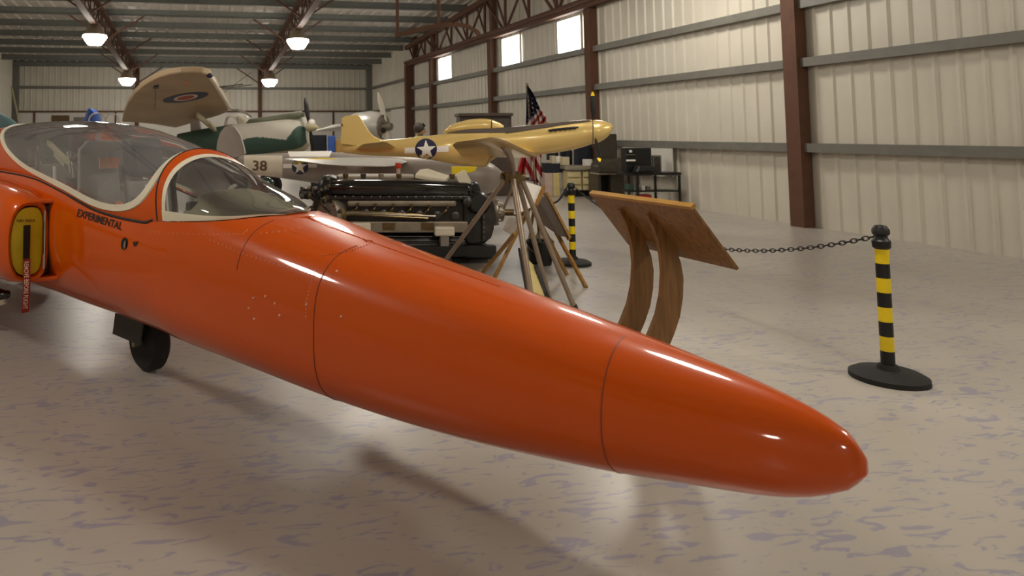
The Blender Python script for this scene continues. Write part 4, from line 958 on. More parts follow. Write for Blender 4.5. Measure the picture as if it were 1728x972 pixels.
# camouflaged high-wing aircraft with the roundel
A_ = empty('camouflage_monoplane', onZ(440, 355), 'green and pale grey camouflaged high wing plane with a black propeller', 'aircraft')
rows = [(300, 226, 244, 17.0, .8), (340, 218, 256, 16.95, .9), (380, 212, 268, 16.9, .95), (410, 209, 270, 16.8, .95), (440, 206, 266, 16.7, .95), (470, 202, 262, 16.6, .95), (500, 197.5, 258, 16.5, .95), (511, 197, 255, 16.45, .95), (517, 199, 251, 16.42, .85), (521, 205, 243, 16.4, .7)]
ab_rows = dense(rows, 16); RG = body(ab_rows, n=120)
def camo(i, k):
    x = ab_rows[i][0]; a = 2*PI*(k+.5)/120; sn = math.sin(a)
    lo = -0.05+0.20*math.sin((x-400)/22.0) - 0.0
    if x > 492: lo = -0.1+0.55*min(1, (x-492)/20)
    if x < 395: return 1
    if sn < lo and sn > -0.80: return 1
    return 2 if sn <= -0.80 else 0
mb = MB(); mb.loft(RG, mif=camo); abv = mb.bvh(); af = mb.build('fuselage', ['camo_light', 'camo_green', 'camo_beige'], A_, smooth=True)
cyl_body([(417, 206, 212, 16.9, .9), (421, 201, 212.5, 16.85, .9), (450, 197, 208, 16.7, .9), (490, 190.5, 201.5, 16.4, .9), (506, 188.5, 199, 16.2, .9), (512, 191, 197.5, 16.15, .9)], 'exhaust_shroud', 'exhaust_green', 16, 2.4, A_)
cyl_body([(424, 200, 204, 16.95, .8), (460, 196, 200, 16.85, .8), (500, 188, 193, 16.45, .8), (509, 187.5, 191, 16.4, .8)], 'cowl_top', 'camo_light', 12, 2.2, A_)
cyl_body([(519, 207, 222, 16.05, .95), (526, 206, 222, 16, .95), (532, 209, 220, 15.95, .95), (536, 212, 217, 15.9, .95)], 'propeller_hub', 'camo_beige', 16, 2, A_)
MB().sph(W(526, 207, 16.0), 0.085, 8).build('hub_cap', 'white', A_, smooth=True)
pcx = W(522, 213, 16.0)
for tx, ty, dd in ((514.5, 165, 0), (531, 262, 0.1), (523, 216, 1.0)):
    tp_ = W(tx, ty, 16.0+dd); ax = tp_-pcx; rr = []; sd = ax.normalized().cross(F0).normalized()
    for i, w_ in enumerate((.4, .7, 1, 1, .8, .3)):
        c = pcx+ax*(0.1+0.9*i/5); rr.append([c+sd*0.055*w_, c+F0*0.02, c-sd*0.055*w_, c-F0*0.02])
    m_ = MB(); m_.loft(rr); m_.build('propeller_blade', 'camo_green' if False else 'black_paint', A_, smooth=True)
# cabin glazing and raised wing
mb = MB(); mb.slab([W(x, y, 17.2) for x, y in [(376, 214), (381, 196), (400, 190), (418, 197), (420, 210), (404, 216)]], F0*0.6); mb.build('cabin', 'camo_light', A_, bevel=0.05)
mb = MB(); mb.slab([W(x, y, 17.17) for x, y in [(383, 210), (385, 199), (399, 195), (400, 210)]], F0*0.02); mb.build('cabin_window', 'white', A_)
mb = MB(); mb.slab([W(x, y, 17.17) for x, y in [(403, 210), (402, 195), (414, 199), (416, 208)]], F0*0.02); mb.build('cabin_window', 'panel_light', A_)
PW0, PW1, PW2 = W(230, 205, 17.8), W(380, 195, 17.0), W(310, 125, 13.6)
nW = (PW1-PW0).cross(PW2-PW0).normalized()
if nW.dot(F0) > 0: nW = -nW
def onW(px, py, off=0.0):
    r_ = ray(px, py); t = (PW0-CAM).dot(nW)/r_.dot(nW); return CAM+r_*t+nW*off
ol = [(206, 206), (209, 192), (216, 176), (226, 160), (238, 148), (252, 139), (268, 131), (285, 126), (305, 123.5), (325, 123), (342, 124), (353, 127), (362, 139), (371, 154), (380, 168), (387, 180), (384, 189), (370, 195), (350, 201), (325, 208), (297, 216), (285, 214), (262, 210), (235, 207)]
mb = MB(); mb.slab([onW(x, y) for x, y in ol], -nW*0.14)
wg = mb.build('wing', 'wing_fabric', A_, bevel=0.03); wg['label'] = 'pale underside of the raised wing with roundel'
mb = MB(); mb.tube([onW(x, y, 0.01) for x, y in [(354, 128), (362, 139), (371, 154), (380, 168), (387, 180)]], 0.045, 8); mb.build('leading_edge', 'panel_light', wg, smooth=True)
for nm, mt_, rx, ry, o_ in (('roundel_outer', 'roundel_blue', 39, 7.2, 0.006), ('roundel_ring', 'roundel_white', 20.5, 4.7, 0.010), ('roundel_centre', 'roundel_red', 15, 3.2, 0.014)):
    MB().slab([onW(x, y, o_) for x, y in circ_px(313.5, 164.2, rx, ry, -0.155, 36)], -nW*0.003).build(nm, mt_, wg)
mb = MB(); mb.slab([onW(x, y, 0.03) for x, y in [(259, 145), (268, 143), (268, 147), (259, 148)]], -nW*0.02); mb.slab([onW(x, y, 0.012) for x, y in [(262.3, 148), (263.4, 148), (261.5, 185), (260.7, 185)]], -nW*0.005); mb.build('aileron_hinge', 'seam', wg)
mb = MB(); mb.slab([onW(x, y, 0.012) for x, y in [(312, 136), (317, 136), (318, 142), (315, 143)]], -nW*0.004); mb.build('fuel_stain', 'label_orange', wg)
MB().sph(onW(354, 127.5, 0.0), 0.05, 6, (1.4, 1, 1)).build('wingtip_lamp', 'navy', wg)
for (a, b, r_) in (((333, 194), (371, 226), 0.055), ((352, 206), (368, 226), 0.03)):
    mb = MB(); mb.beam(W(a[0], a[1], 15.9), W(b[0], b[1], 17.0), 0.05, r_*2); mb.build('wing_strut', 'camo_beige', A_)
mb = MB(); mb.slab([W(321, 206, 17.2), W(335, 203, 17.2), W(339, 226, 17.2), W(322, 226, 17.2)], F0*0.2); mb.build('wing_root_post', 'silver_dark', A_)
for x in (400, 455):
    t_ = W(x, 262, 17); mb = MB(); mb.cyl(t_, (t_.x, t_.y, 0.3), 0.06, 10); o = mb.build('landing_gear_leg', 'camo_beige', A_); MB().lathe([(0.05, -.09), (0.26, -.09), (0.3, -.04), (0.3, .04), (0.26, .09), (0.05, .09)], (t_.x, t_.y, 0.30), F0, 24).build('wheel', 'rubber', o, smooth=True)
mb = MB(); mb.tube([onW(385, 182), W(398, 185, 17), W(415, 190, 17), W(424, 197, 16.9)], 0.03, 6); mb.build('bracing_wire', 'silver_dark', A_)
mb = MB(); a = onW(368, 147); mb.tube([a, W(410, 142, 15.5)], 0.012, 5); mb.tube([W(378, 156, 15.5), W(424, 122, 15.5)], 0.006, 5); mb.tube([W(402, 146, 15.5), W(424, 143, 15.5)], 0.010, 5); mb.tube([a+Z*-0.01, W(402, 146, 15.5)], 0.006, 5); mb.build('pitot_mast', 'iron', A_)
# silver radial-engine aircraft further back
C_ = empty('radial_engine_plane', onZ(630, 320), 'bright silver radial engine plane with a pale upright propeller blade by the far corner', 'aircraft')
cyl_body([(590, 196, 230, 24.5, .9), (602, 190, 236, 24.3, .95), (625, 187, 238, 24, .95), (640, 189, 237, 23.8, .95), (645, 192, 234, 23.75, .95)], 'cowling', 'silver', 24, 2, C_)
c0 = W(646, 213, 23.7); axc = (W(660, 213.5, 23.5)-c0).normalized()
MB().lathe([(0.40, 0), (0.38, 0.05), (0.18, 0.1), (0.12, 0.35), (0.0, 0.38)], c0, axc, 24).build('crankcase', 'tin', C_, smooth=True)
for k in range(7):
    a = 2*PI*k/7; d_ = F0*math.cos(a)*.6+Z*math.sin(a); MB().cyl(c0+d_*0.1, c0+d_*0.40, 0.09, 10).build('engine_cylinder', 'tin' if k % 2 else 'iron', C_)
pk = W(652, 212, 23.6)
for tx, ty in ((638, 156), (665, 214), (653, 246)):
    tq = W(tx, ty, 23.6); ax = tq-pk; sd = ax.normalized().cross(F0).normalized(); rr = []
    for i, w_ in enumerate((.5, .7, 1, 1.1, .9, .3)): c = pk+ax*(i/5); rr.append([c+sd*0.085*w_, c+F0*0.03, c-sd*0.085*w_, c-F0*0.03])
    m_ = MB(); m_.loft(rr); m_.build('propeller_blade', 'panel_light', C_, smooth=True)
wing(W(600, 214, 24), W(520, 222, 24.6), W(575, 212, 19.8), W(536, 220, 19.9), 0.13, 'wing', 'white', C_)
for x in (630,):
    t_ = W(x, 235, 24); mb = MB(); mb.cyl(t_, (t_.x, t_.y, 0.3), 0.07, 10); mb.build('landing_gear_leg', 'tin', C_); 
    MB().lathe([(0.05, -.1), (0.3, -.1), (0.34, 0), (0.3, .1), (0.05, .1)], (t_.x, t_.y, 0.34), F0, 20).build('wheel', 'rubber', C_, smooth=True)
# teal wing at the left edge
mb = MB(); ol = [(-40, 190), (0, 191), (12, 198), (24, 207), (30, 214), (20, 219), (-40, 224)]
T_ = empty('teal_monoplane', onZ(-20, 400), 'teal blue rounded wing of a plane poking in at the left edge', 'aircraft')
mb.slab([W(x, y, 9.5) for x, y in ol], F0*0.12); mb.build('wing', 'teal', T_, bevel=0.04)
mb = MB(); mb.slab([W(x, y, 9.47) for x, y in [(2, 216), (14, 211), (26, 211.5), (30, 214), (20, 219), (0, 221)]], F0*0.02); mb.build('wing_edge', 'teal_dark', T_)
q = W(-30, 205, 9.6); mb = MB(); mb.cyl((q.x, q.y, 0), q, 0.05, 10); mb.build('wing_prop', 'iron', T_)
# ================================================================== FLOOR THINGS AROUND THE TRIPOD
# stanchion
sb = onZ(967, 446); sd_ = (sb-CAM).dot(F0)
def stanchion(b, label):
    r = empty('stanchion_post', (b.x, b.y, 0), label, 'barrier post', 'chain barrier posts')
    MB().lathe([(0.0, 0.0), (0.205, 0.0), (0.205, 0.03), (0.17, 0.05), (0.06, 0.062), (0.05, 0.09)], b, Z, 32).build('base', 'rubber', r, smooth=True)
    h0, h1 = 0.085, 0.80; nb = 8
    for k in range(nb):
        z0 = h0+(h1-h0)*k/nb; z1 = h0+(h1-h0)*(k+1)/nb
        MB().cyl(b+Z*z0, b+Z*z1, 0.037, 20).build('band', 'yellow' if k % 2 else 'black', r, smooth=True)
    MB().lathe([(0.038, h1), (0.048, h1+0.01), (0.05, h1+0.05), (0.036, h1+0.065), (0.034, h1+0.08), (0.047, h1+0.095), (0.047, h1+0.12), (0.03, h1+0.145), (0, h1+0.15)], b, Z, 20).build('cap', 'black', r, smooth=True)
    return r
stanchion(sb, 'yellow and black banded barrier post standing on the floor beside the easels')
def chain_between(p0, p1, sag, label, n=46, end=1.0):
    L = []
    for i in range(n):
        t = i/(n-1)*end; L.append(p0.lerp(p1, t) - Z*sag*4*t*(1-t))
    mb = MB()
    for i in range(len(L)-1):
        a, b = L[i], L[i+1]; d = (b-a); m_ = (a+b)/2; dn = d.normalized(); s1 = dn.cross(Z).normalized(); s2 = dn.cross(s1)
        s_ = s1 if i % 2 else s2
        mb.tube([m_+dn*d.length*0.68*math.cos(2*PI*k/10)+s_*0.013*math.sin(2*PI*k/10) for k in range(10)], 0.0042, 5, closed=True)
    o = mb.build('chain', 'chain', smooth=True); tag(o, label, 'chain'); return o
top = sb+Z*0.885
sb2 = onZ(1500, 640)
stanchion(sb2, 'yellow and black banded barrier post at the near right beyond the wooden lectern')
chain_between(top+R0*0.05, sb2+Z*0.885, 0.34, 'dark plastic chain sagging from the banded post towards the right', 90)
far = onZ(905, 352); 
chain_between(top-R0*0.05, far+Z*0.885, 0.42, 'dark plastic chain hanging from the banded post to the left', 110)
stanchion(Vector((far.x, far.y, 0)), 'yellow and black banded barrier post further back behind the easel and flag')
# bucket
bk = onZ(912, 446); r = empty('bucket', bk, 'black bucket with wire handle on the floor between tripod legs', 'bucket')
MB().lathe([(0.12, 0), (0.125, 0.0), (0.150, 0.255), (0.158, 0.26), (0.158, 0.275), (0.148, 0.275), (0.118, 0.02), (0.0, 0.02)], bk, Z, 28).build('pail', 'black', r, smooth=True)
MB().tube([bk+Z*0.26+R0*0.16*math.cos(PI*k/12)+Vector((0, 0, -0.13*math.sin(PI*k/12)))-F0*0.12*math.sin(PI*k/12) for k in range(13)], 0.005, 6).build('handle', 'tin', r, smooth=True)
MB().cyl(bk+Z*0.02, bk+Z*0.62+R0*0.0, 0.013, 10).build('stick', 'tin', r)
# framed board leaning at the tripod
r = empty('leaning_panel', onZ(905, 505), 'narrow cream board with dark frame leaning against the tripod legs', 'board')
brd = [W(888, 434, 6.25), W(905, 452, 6.2), W(928, 512, 5.75), W(903, 516, 5.75)]
MB().slab(brd, F0*0.02+Z*0.0).build('board_face', 'wood_board', r); MB().tube([W(876, 420, 6.3), W(893, 515, 5.72)], 0.012, 6).build('frame_edge', 'black', r); MB().beam(W(904, 449, 6.2), W(930, 520, 5.7), 0.03, 0.035).build('frame_edge', 'black', r)
# easels
def easel(nm, label, legs, board, bthick, bmat, extra=()):
    r = empty(nm, (legs[0][1].x, legs[0][1].y, 0), label, 'easel')
    for a, b, w in legs: MB().beam(a, b, w, w*0.8).build('leg', 'pine', r)
    return r
d1 = 7.2
e1 = empty('display_easel', onZ(955, 465), 'wooden easel standing left of the banded post with a dark backed board', 'easel')
for a, b in ((W(905, 330, 7.8), onZ(989.5, 486)), (W(899, 352, 7.5), onZ(957, 464)), (W(903, 340, 7.7), onZ(915, 430))):
    MB().beam(a, b, 0.028, 0.036).build('leg', 'pine', e1)
bq = [W(912, 332, 7.55), W(923, 328, 7.75), W(961, 402, 7.3), W(950, 394, 7.15), W(905, 382, 7.2), W(899, 358, 7.35)]
bd = empty('display_board', W(930, 400, 7.3), 'dark backed display board tilted on the wooden easel by the banded post', 'board')
MB().slab([W(908, 336, 7.5), W(922, 330, 7.75), W(959, 401, 7.35), W(944, 398, 7.25), W(906, 372, 7.25)], F0*0.02).build('panel', 'cabinet_brown', bd)
MB().beam(W(921, 327, 7.8), W(961, 403, 7.35), 0.03, 0.05).build('frame', 'pine', bd)
e2 = empty('white_board_easel', onZ(845, 470), 'wooden easel behind the tripod carrying a white placard', 'easel')
for a, b in ((W(907, 322, 7.6), onZ(832, 474)), (W(868, 395, 7.3), onZ(813, 462)), (W(905, 325, 7.7), onZ(890, 425))):
    MB().beam(a, b, 0.026, 0.034).build('leg', 'pine', e2)
pb = empty('white_placard', W(895, 360, 7.5), 'white placard in a light wood frame tilted behind the tripod head', 'placard')
wq = [W(873, 303, 7.45), W(916, 315, 7.45), W(900, 346, 7.3), W(878, 398, 7.2), W(866, 392, 7.2)]
MB().slab([W(872, 302, 7.5), W(917, 316, 7.5), W(904, 347, 7.36), W(868, 362, 7.36)], F0*0.025).build('placard_face', 'white', pb)
MB().beam(W(918, 315, 7.47), W(904, 348, 7.33), 0.03, 0.03).build('frame', 'pine', pb)
pb2 = empty('white_card', W(860, 385, 7.6), 'small white card hanging low between the tripod legs and the propeller shaft', 'card')
MB().slab([W(857, 366, 7.9), W(890, 368, 7.9), W(872, 402, 7.8), W(849, 388, 7.8)], F0*0.02).build('card_face', 'white', pb2)
# ================================================================== FLAG
FD = 10.6
fl = empty('flag_on_pole', onZ(912, 412), 'stars and stripes flag draped down its pole behind the golden plane', 'flag')
fb = onZ(911, 405); fd = (fb-CAM).dot(F0)
MB().cyl((fb.x, fb.y, 0.02), W(889, 140, fd), 0.022, 10).build('pole', 'tube_steel', fl, smooth=True)
MB().lathe([(0.0, 0), (0.17, 0), (0.17, 0.02), (0.05, 0.07), (0.03, 0.12), (0, 0.12)], Vector((fb.x, fb.y, 0)), Z, 24).build('pole_base', 'brass', fl, smooth=True)
LE = [(144, 889), (160, 888), (206, 887), (262, 879), (300, 876), (309, 908)]
RE = [(144, 891), (160, 901), (180, 910), (206, 925), (240, 922), (262, 914), (300, 915), (309, 912)]
mb = MB(); NI, NJ = 110, 46; V = []
for i in range(NI+1):
    y = 144.5+(308-144.5)*i/NI; l = lerp(LE, y)[0]; r_ = lerp(RE, y)[0]
    for j in range(NJ+1):
        x = l+(r_-l)*j/NJ; V.append(W(x, y, fd+0.05*math.sin(j*0.55+y*0.03)+0.03*math.sin(j*1.3+y*.05)))
Fs = []; mi = []
for i in range(NI):
    for j in range(NJ):
        Fs.append((i*(NJ+1)+j, i*(NJ+1)+j+1, (i+1)*(NJ+1)+j+1, (i+1)*(NJ+1)+j))
        y = 144.5+(308-144.5)*(i+.5)/NI; l = lerp(LE, y)[0]; r_ = lerp(RE, y)[0]; x = l+(r_-l)*(j+.5)/NJ
        if y < 212:
            q = (x-888)*0.80+(y-206)*0.60     # distance from the canton's lower right edge
            if q < 4.5 and not (y > 195 and x > 902-(y-195)):
                cx = ((x-888) % 7.2)-3.6; cy = ((y-150+(int((x-888)/7.2) % 2)*4) % 8)-4
                mi.append(1 if (cx*cx/1.6+cy*cy < 1.9 and y > 160) else 2)
            else: mi.append(0 if int((q+2.0)/5.2) % 2 == 0 and q > 9 else 1)
        else:
            q = (x-876)*0.86-(y-262)*0.50 if x > 886 else -(x-876)*0.2-(y-262)*0.1+4
            mi.append(0 if int((q+60)/7.4) % 2 == 0 else 1)
mb.v = V; mb.f = Fs; mb.mi = mi
cl = mb.build('flag_cloth', ['flag_red', 'flag_white', 'flag_blue'], fl, smooth=True, doubles=False)
# ================================================================== WOODEN LECTERN
lec = empty('wooden_lectern', onZ(1060, 640), 'brown wooden lectern with slanted top and curved plank legs, cut by the right edge', 'lectern')
O = W(997, 330, 4.5); Av = (R0*0.24-F0*0.97).normalized(); Bv = (R0*0.97+F0*0.24).normalized()
low = W(1060, 413, 4.56); dn = low-O; dn = Bv*dn.dot(Bv)+Z*dn.z
nL = Av.cross(dn).normalized(); 
if nL.z < 0: nL = -nL
Lb = 0.88
mb = MB(); mb.slab([O, O+Av*Lb, O+Av*Lb+dn, O+dn], nL*0.018); mb.build('top_board', 'walnut', lec, bevel=0.003)
mb = MB(); mb.slab([O-nL*0.001, O+Av*Lb, O+Av*Lb-dn.normalized()*0.02, O-dn.normalized()*0.02], nL*0.03); mb.build('lit_edge_strip', 'wood_light', lec)  # lighter wood strip: light falling on the top edge, put into the colour
def legplane(px, py, off):
    r_ = ray(px, py); P = O+Av*0.22; t = (P-CAM).dot(Av)/r_.dot(Av); return CAM+r_*t+Av*off
Lo = [(1041, 355), (1050, 372), (1058, 395), (1063, 420), (1065, 445), (1063, 480), (1056, 512), (1044, 542), (1026, 575), (1003, 606), (990, 622)]
Ro = [(1052, 352), (1070, 378), (1084, 404), (1094, 430), (1098, 455), (1097, 485), (1092, 515), (1083, 542), (1070, 572), (1058, 600), (1050, 622)]
off0 = 0
ft_ = legplane(1020, 622, 0); 
def zfix(p): return Vector((p.x, p.y, max(0.0, p.z)))
for off in (0.0, 0.25):
    mb = MB(); rr = []
    for (a, b) in zip(Lo, Ro):
        p, q = zfix(legplane(a[0], a[1], off)), zfix(legplane(b[0], b[1], off)); rr.append([p, q, q+Av*0.028, p+Av*0.028])
    z_end = rr[-1][0].z
    if z_end > 0.005: rr.append([Vector((v.x, v.y, 0.0))+Bv*-0.02 for v in rr[-1]])
    mb.loft(rr); mb.build('leg', 'walnut', lec, smooth=True, angle=40)
pA = legplane(1020, 622, 0)
mb = MB(); mb.slab([Vector((pA.x, pA.y, 0))-Bv*0.16-Av*0.02, Vector((pA.x, pA.y, 0))+Bv*0.32-Av*0.02, Vector((pA.x, pA.y, 0))+Bv*0.32+Av*0.42, Vector((pA.x, pA.y, 0))-Bv*0.16+Av*0.42], Z*0.022); mb.build('foot_plate', 'walnut', lec, bevel=0.003)
# ================================================================== FURNITURE AT THE RIGHT WALL
def floorbox(r, nm, mt, x0, x1, y0, y1, d, th=0.5, bevel=0.01, tofloor=False):
    a, b = W(x0, y0, d), W(x1, y0, d); zl = 0.0 if tofloor else W((x0+x1)/2, y1, d).z
    mb = MB(); mb.slab([Vector((a.x, a.y, zl)), Vector((b.x, b.y, zl)), Vector((b.x, b.y, a.z)), Vector((a.x, a.y, a.z))], F0*th); return mb.build(nm, mt, r, bevel=bevel)
dk = empty('cream_desk', onZ(980, 326), 'cream drawer desk with grey top against the right wall', 'desk')
for (x0, x1) in ((957, 981), (983, 1006)):
    bx_ = floorbox(dk, 'drawer_unit', 'cream_drawer', x0, x1, 288.5, 321, 16.6, 0.4)
    for y in (299, 311): floorbox(bx_, 'drawer', 'cream_drawer', x0+1.2, x1-1.2, y-9, y, 16.56, 0.03)
floorbox(dk, 'desk_top', 'desk_top', 954, 1008, 280, 286, 16.5, 0.55, 0.01); floorbox(dk, 'plinth', 'black', 957, 1006, 320, 326, 16.7, 0.25, 0, True)
ct = empty('carton_box', onZ(930, 330), 'pinkish upright carton beside the desk with a dark crate on it', 'box'); floorbox(ct, 'carton', 'pinkish', 919, 932.5, 292, 330, 16.9, 0.3, 0.01, True)
ct = empty('wooden_post_box', onZ(938, 330), 'yellowish wooden box standing between pink carton and desk', 'box'); floorbox(ct, 'box_side', 'wood_board', 933, 944, 292, 330, 16.9, 0.3, 0.01, True)
ct = empty('dark_crate', W(938, 291, 16.9), 'dark grey crate resting on the pink carton and wooden box', 'crate'); floorbox(ct, 'crate_body', 'dark_navy', 921, 953, 276, 291.5, 16.9, 0.4)
for i, (x0, x1, y0, y1, mt_, lb) in enumerate(((931, 938, 263, 276, 'carton', 'cream carton at the left end on the dark crate'), (938.5, 948, 264, 276, 'white', 'white carton at the right end on the dark crate'), (949, 961, 265, 279, 'carton', 'beige carton on the desk beside the dark crate'), (987, 1000, 269, 280, 'white', 'white pot shaped bundle on the desk beside the machine'))):
    ct = empty('carton', W(x0, y1, 16.6), lb, 'carton'); floorbox(ct, 'carton_body', mt_, x0, x1, y0, y1+0.0, (16.95 if y1 == 276 else 16.62), 0.18)
# hanging dark coats
for i, (x0, x1, y0, y1) in enumerate(((922, 942, 252, 270), (945, 966, 246, 278), (968, 1000, 236, 279))):
    d_ = (17.55, 17.5, 17.05)[i]; mb = MB(); rr = []
    for k, t in enumerate(fr(0, 1, 10)):
        y = y0+(y1-y0)*t; w = (x1-x0)/2*(0.45+0.55*min(1, t*3)); xc = (x0+x1)/2; ring = []
        for j in range(20):
            a = 2*PI*j/20; ring.append(W(xc+w*math.cos(a), y, d_+0.09*math.sin(a)*(1+0.25*math.sin(5*a))))
        rr.append(ring)
    mb.loft(rr); tag(mb.build('dark_coat', 'dark_navy', smooth=True), ('short dark coat hanging left above the crate', 'dark coat hanging above the beige carton', 'wide dark jacket hanging behind the propeller of the golden plane')[i], 'coat')
# upright machine
mc = empty('upright_machine', onZ(1030, 338), 'dark upright cabinet machine with tall back and sloping console behind the gold propeller', 'machine')
md = 15.6
floorbox(mc, 'back_panel', 'machine', 1006, 1041, 226, 300, md+.45, 0.12, 0.02)
for x0, x1 in ((1009, 1014), (1031, 1053)): floorbox(mc, 'side_panel', 'machine', x0, x1, 292, 338, md, 0.6, 0.01, True)
floorbox(mc, 'cabinet_interior', 'black', 1013, 1033, 290, 336, md+.35, 0.2, 0, True)
mb = MB(); mb.slab([W(1010, 279, md-.1), W(1017, 268, md), W(1047, 266, md), W(1053, 270, md-.05), W(1053, 293, md-.1), W(1010, 292, md-.1)], F0*0.5); mb.build('console_hood', 'machine', mc, bevel=0.04)
floorbox(mc, 'shelf', 'desk_top', 1009, 1040, 292, 295, md-.05, 0.5)
ox_ = MB(); ox_.slab([W(1034, 262, md+.2), W(1053, 268, md+.0), W(1053, 338, md), W(1034, 338, md+.2)], F0*0.05)
# black cabinet on the dark table
tb = empty('dark_table', onZ(1090, 345), 'dark metal table by the right wall carrying black boxes', 'table')
floorbox(tb, 'table_top', 'black_paint', 1055, 1150, 291.5, 296, 14.0, 0.45)
for x in (1060, 1075, 1105, 1146):
    floorbox(tb, 'leg', 'black_paint', x, x+2.5, 296, 345, 14.05+(0.35 if x in (1060, 1105) else 0), 0.05, 0, True)
floorbox(tb, 'lower_shelf', 'black_paint', 1058, 1148, 322, 324, 14.1, 0.35)
bc = empty('black_cabinet', W(1077, 291, 14.1), 'tall black drawer cabinet with white tags on the dark table', 'cabinet')
floorbox(bc, 'cabinet_body', 'black', 1056, 1099, 250, 291.3, 14.15, 0.25)
for y0, y1 in ((252, 259), (261, 268), (270, 277), (279, 286)): floorbox(bc, 'drawer', 'black_paint', 1056.5, 1073, y0, y1, 14.12, 0.03)
floorbox(bc, 'white_tag', 'white', 1057, 1073, 269.5, 272.5, 14.09, 0.02); floorbox(bc, 'white_tag', 'white', 1062, 1067, 253.5, 257.5, 14.09, 0.02); floorbox(bc, 'grey_tag', 'grey_panel', 1057, 1072, 260.5, 261.5, 14.09, 0.02)
ct = empty('black_printer', W(1090, 292, 13.9), 'low black device lying on the dark table before the cabinet', 'device')
mb = MB(); mb.slab([W(1074, 291.3, 13.8), W(1107, 291.3, 13.8), W(1106, 281, 13.85), W(1078, 280, 13.85)], F0*0.22); mb.build('device_body', 'black', ct, bevel=0.02); floorbox(ct, 'device_tray', 'black_paint', 1078, 1104, 287, 289, 13.76, 0.05)
ct = empty('grey_speaker', W(1109, 291.5, 14.2), 'grey upright panel on the table right of the black cabinet', 'panel'); floorbox(ct, 'panel_body', 'grey_panel', 1102, 1116, 262, 291.3, 14.2, 0.08); floorbox(ct, 'panel_grille', 'iron', 1104, 1114, 264, 289, 14.17, 0.02)
for i, (x0, x1, y0, y1, mt_, lb) in enumerate(((1083, 1089, 313, 321.5, 'white', 'white canister on the lower shelf of the dark table'), (1091, 1098, 315, 321.5, 'grey_panel', 'grey box on the lower shelf of the dark table'), (1078, 1100, 329, 337, 'flag_red', 'dark red bag on the floor under the dark table'), (1060, 1070, 311, 321.5, 'camo_green', 'green bottle carton at the left of the lower shelf'))):
    ct = empty('stored_item', W(x0, y1, 14.15), lb, 'box'); floorbox(ct, 'item_body', mt_, x0, x1, y0, y1, 14.15, 0.2, 0.01, i == 2)
wb = MB(); a, b = onX(1052, 250, XW-0.08), onX(1135, 250, XW-0.08); zt1 = onX(1080, 249, XW-.08).z
wb.box((XW-0.09, (a.y+b.y)/2, zt1/2+0.3), (0.03, a.y-b.y, zt1-0.6)); tag(wb.build('notice_board', 'plywood_white'), 'pale board fixed to the wall behind the black cabinet', 'board')
# shelf cabinet and pilot mannequin behind the model
cb = empty('tall_cabinet', onZ(820, 345), 'dark brown tall cabinet rising behind the golden canopy', 'cabinet')
floorbox(cb, 'cabinet_body', 'cabinet_brown', 776, 863, 194, 250, 17.0, 0.5, 0.01, True); floorbox(cb, 'cornice', 'cabinet_brown', 774, 866, 191, 196, 16.9, 0.6); floorbox(cb, 'door', 'machine', 779, 818, 201, 250, 16.96, 0.04); floorbox(cb, 'door', 'machine', 821, 860, 201, 250, 16.96, 0.04)
# mannequin: one skinned figure with head, helmet and goggles
pd = 14.2; hc = W(709, 219, pd)
mq = empty('pilot_figure', (hc.x, hc.y, 0), 'person dressed as a pilot in dark flying helmet and yellow scarf behind the model', 'person')
me = bpy.data.meshes.new('body'); s_ = hc.z/1.66
rt = R0; fw_ = R0   # faces right
J = {'pel': (0, 0, .96), 'sp': (0, 0, 1.18), 'ch': (0, 0, 1.36), 'nk': (0.0, 0, 1.50), 'hl': (0, -.1, .9), 'kl': (.02, -.1, .5), 'al': (0, -.1, .09), 'tl': (.16, -.1, .04), 'hr': (0, .1, .9), 'kr': (.02, .1, .5), 'ar': (0, .1, .09), 'tr': (.16, .1, .04),
     'sl': (0, -.19, 1.42), 'el': (-.03, -.25, 1.14), 'wl': (.06, -.25, .90), 'fl': (.08, -.25, .80), 'sr': (0, .19, 1.42), 'er': (-.03, .25, 1.14), 'wr': (.06, .25, .90), 'fr': (.08, .25, .80), 'hd': (0.02, 0, 1.60)}
rad = {'pel': .15, 'sp': .13, 'ch': .15, 'nk': .06, 'hl': .09, 'kl': .06, 'al': .045, 'tl': .035, 'hr': .09, 'kr': .06, 'ar': .045, 'tr': .035, 'sl': .065, 'el': .045, 'wl': .03, 'fl': .03, 'sr': .065, 'er': .045, 'wr': .03, 'fr': .03, 'hd': .07}
E = [('pel', 'sp'), ('sp', 'ch'), ('ch', 'nk'), ('nk', 'hd'), ('pel', 'hl'), ('hl', 'kl'), ('kl', 'al'), ('al', 'tl'), ('pel', 'hr'), ('hr', 'kr'), ('kr', 'ar'), ('ar', 'tr'), ('ch', 'sl'), ('sl', 'el'), ('el', 'wl'), ('wl', 'fl'), ('ch', 'sr'), ('sr', 'er'), ('er', 'wr'), ('wr', 'fr')]
ky = list(J); me.from_pydata([(fw_*J[k][0]+F0*J[k][1]+Z*J[k][2]) * s_ for k in ky], [(ky.index(a), ky.index(b)) for a, b in E], [])
ob = bpy.data.objects.new('body', me); COL.objects.link(ob); ob.parent = mq; me.materials.append(MATS['leather'])
md_ = ob.modifiers.new('skin', 'SKIN')
for i, k in enumerate(ky):
    sv = me.skin_vertices[0].data[i]; sv.radius = (rad[k]*s_, rad[k]*s_); sv.use_root = (k == 'pel')
ob.modifiers.new('sub', 'SUBSURF').levels = 1; ob.modifiers['sub'].render_levels = 1
hl_ = MB(); hl_.sph(hc, 0.105, 10, (0.95, 0.85, 1.15)); hd = hl_.build('head', 'skin', mq, smooth=True)
MB().sph(hc+R0*0.105-Z*0.02, 0.02, 6).build('nose', 'skin', hd, smooth=True)
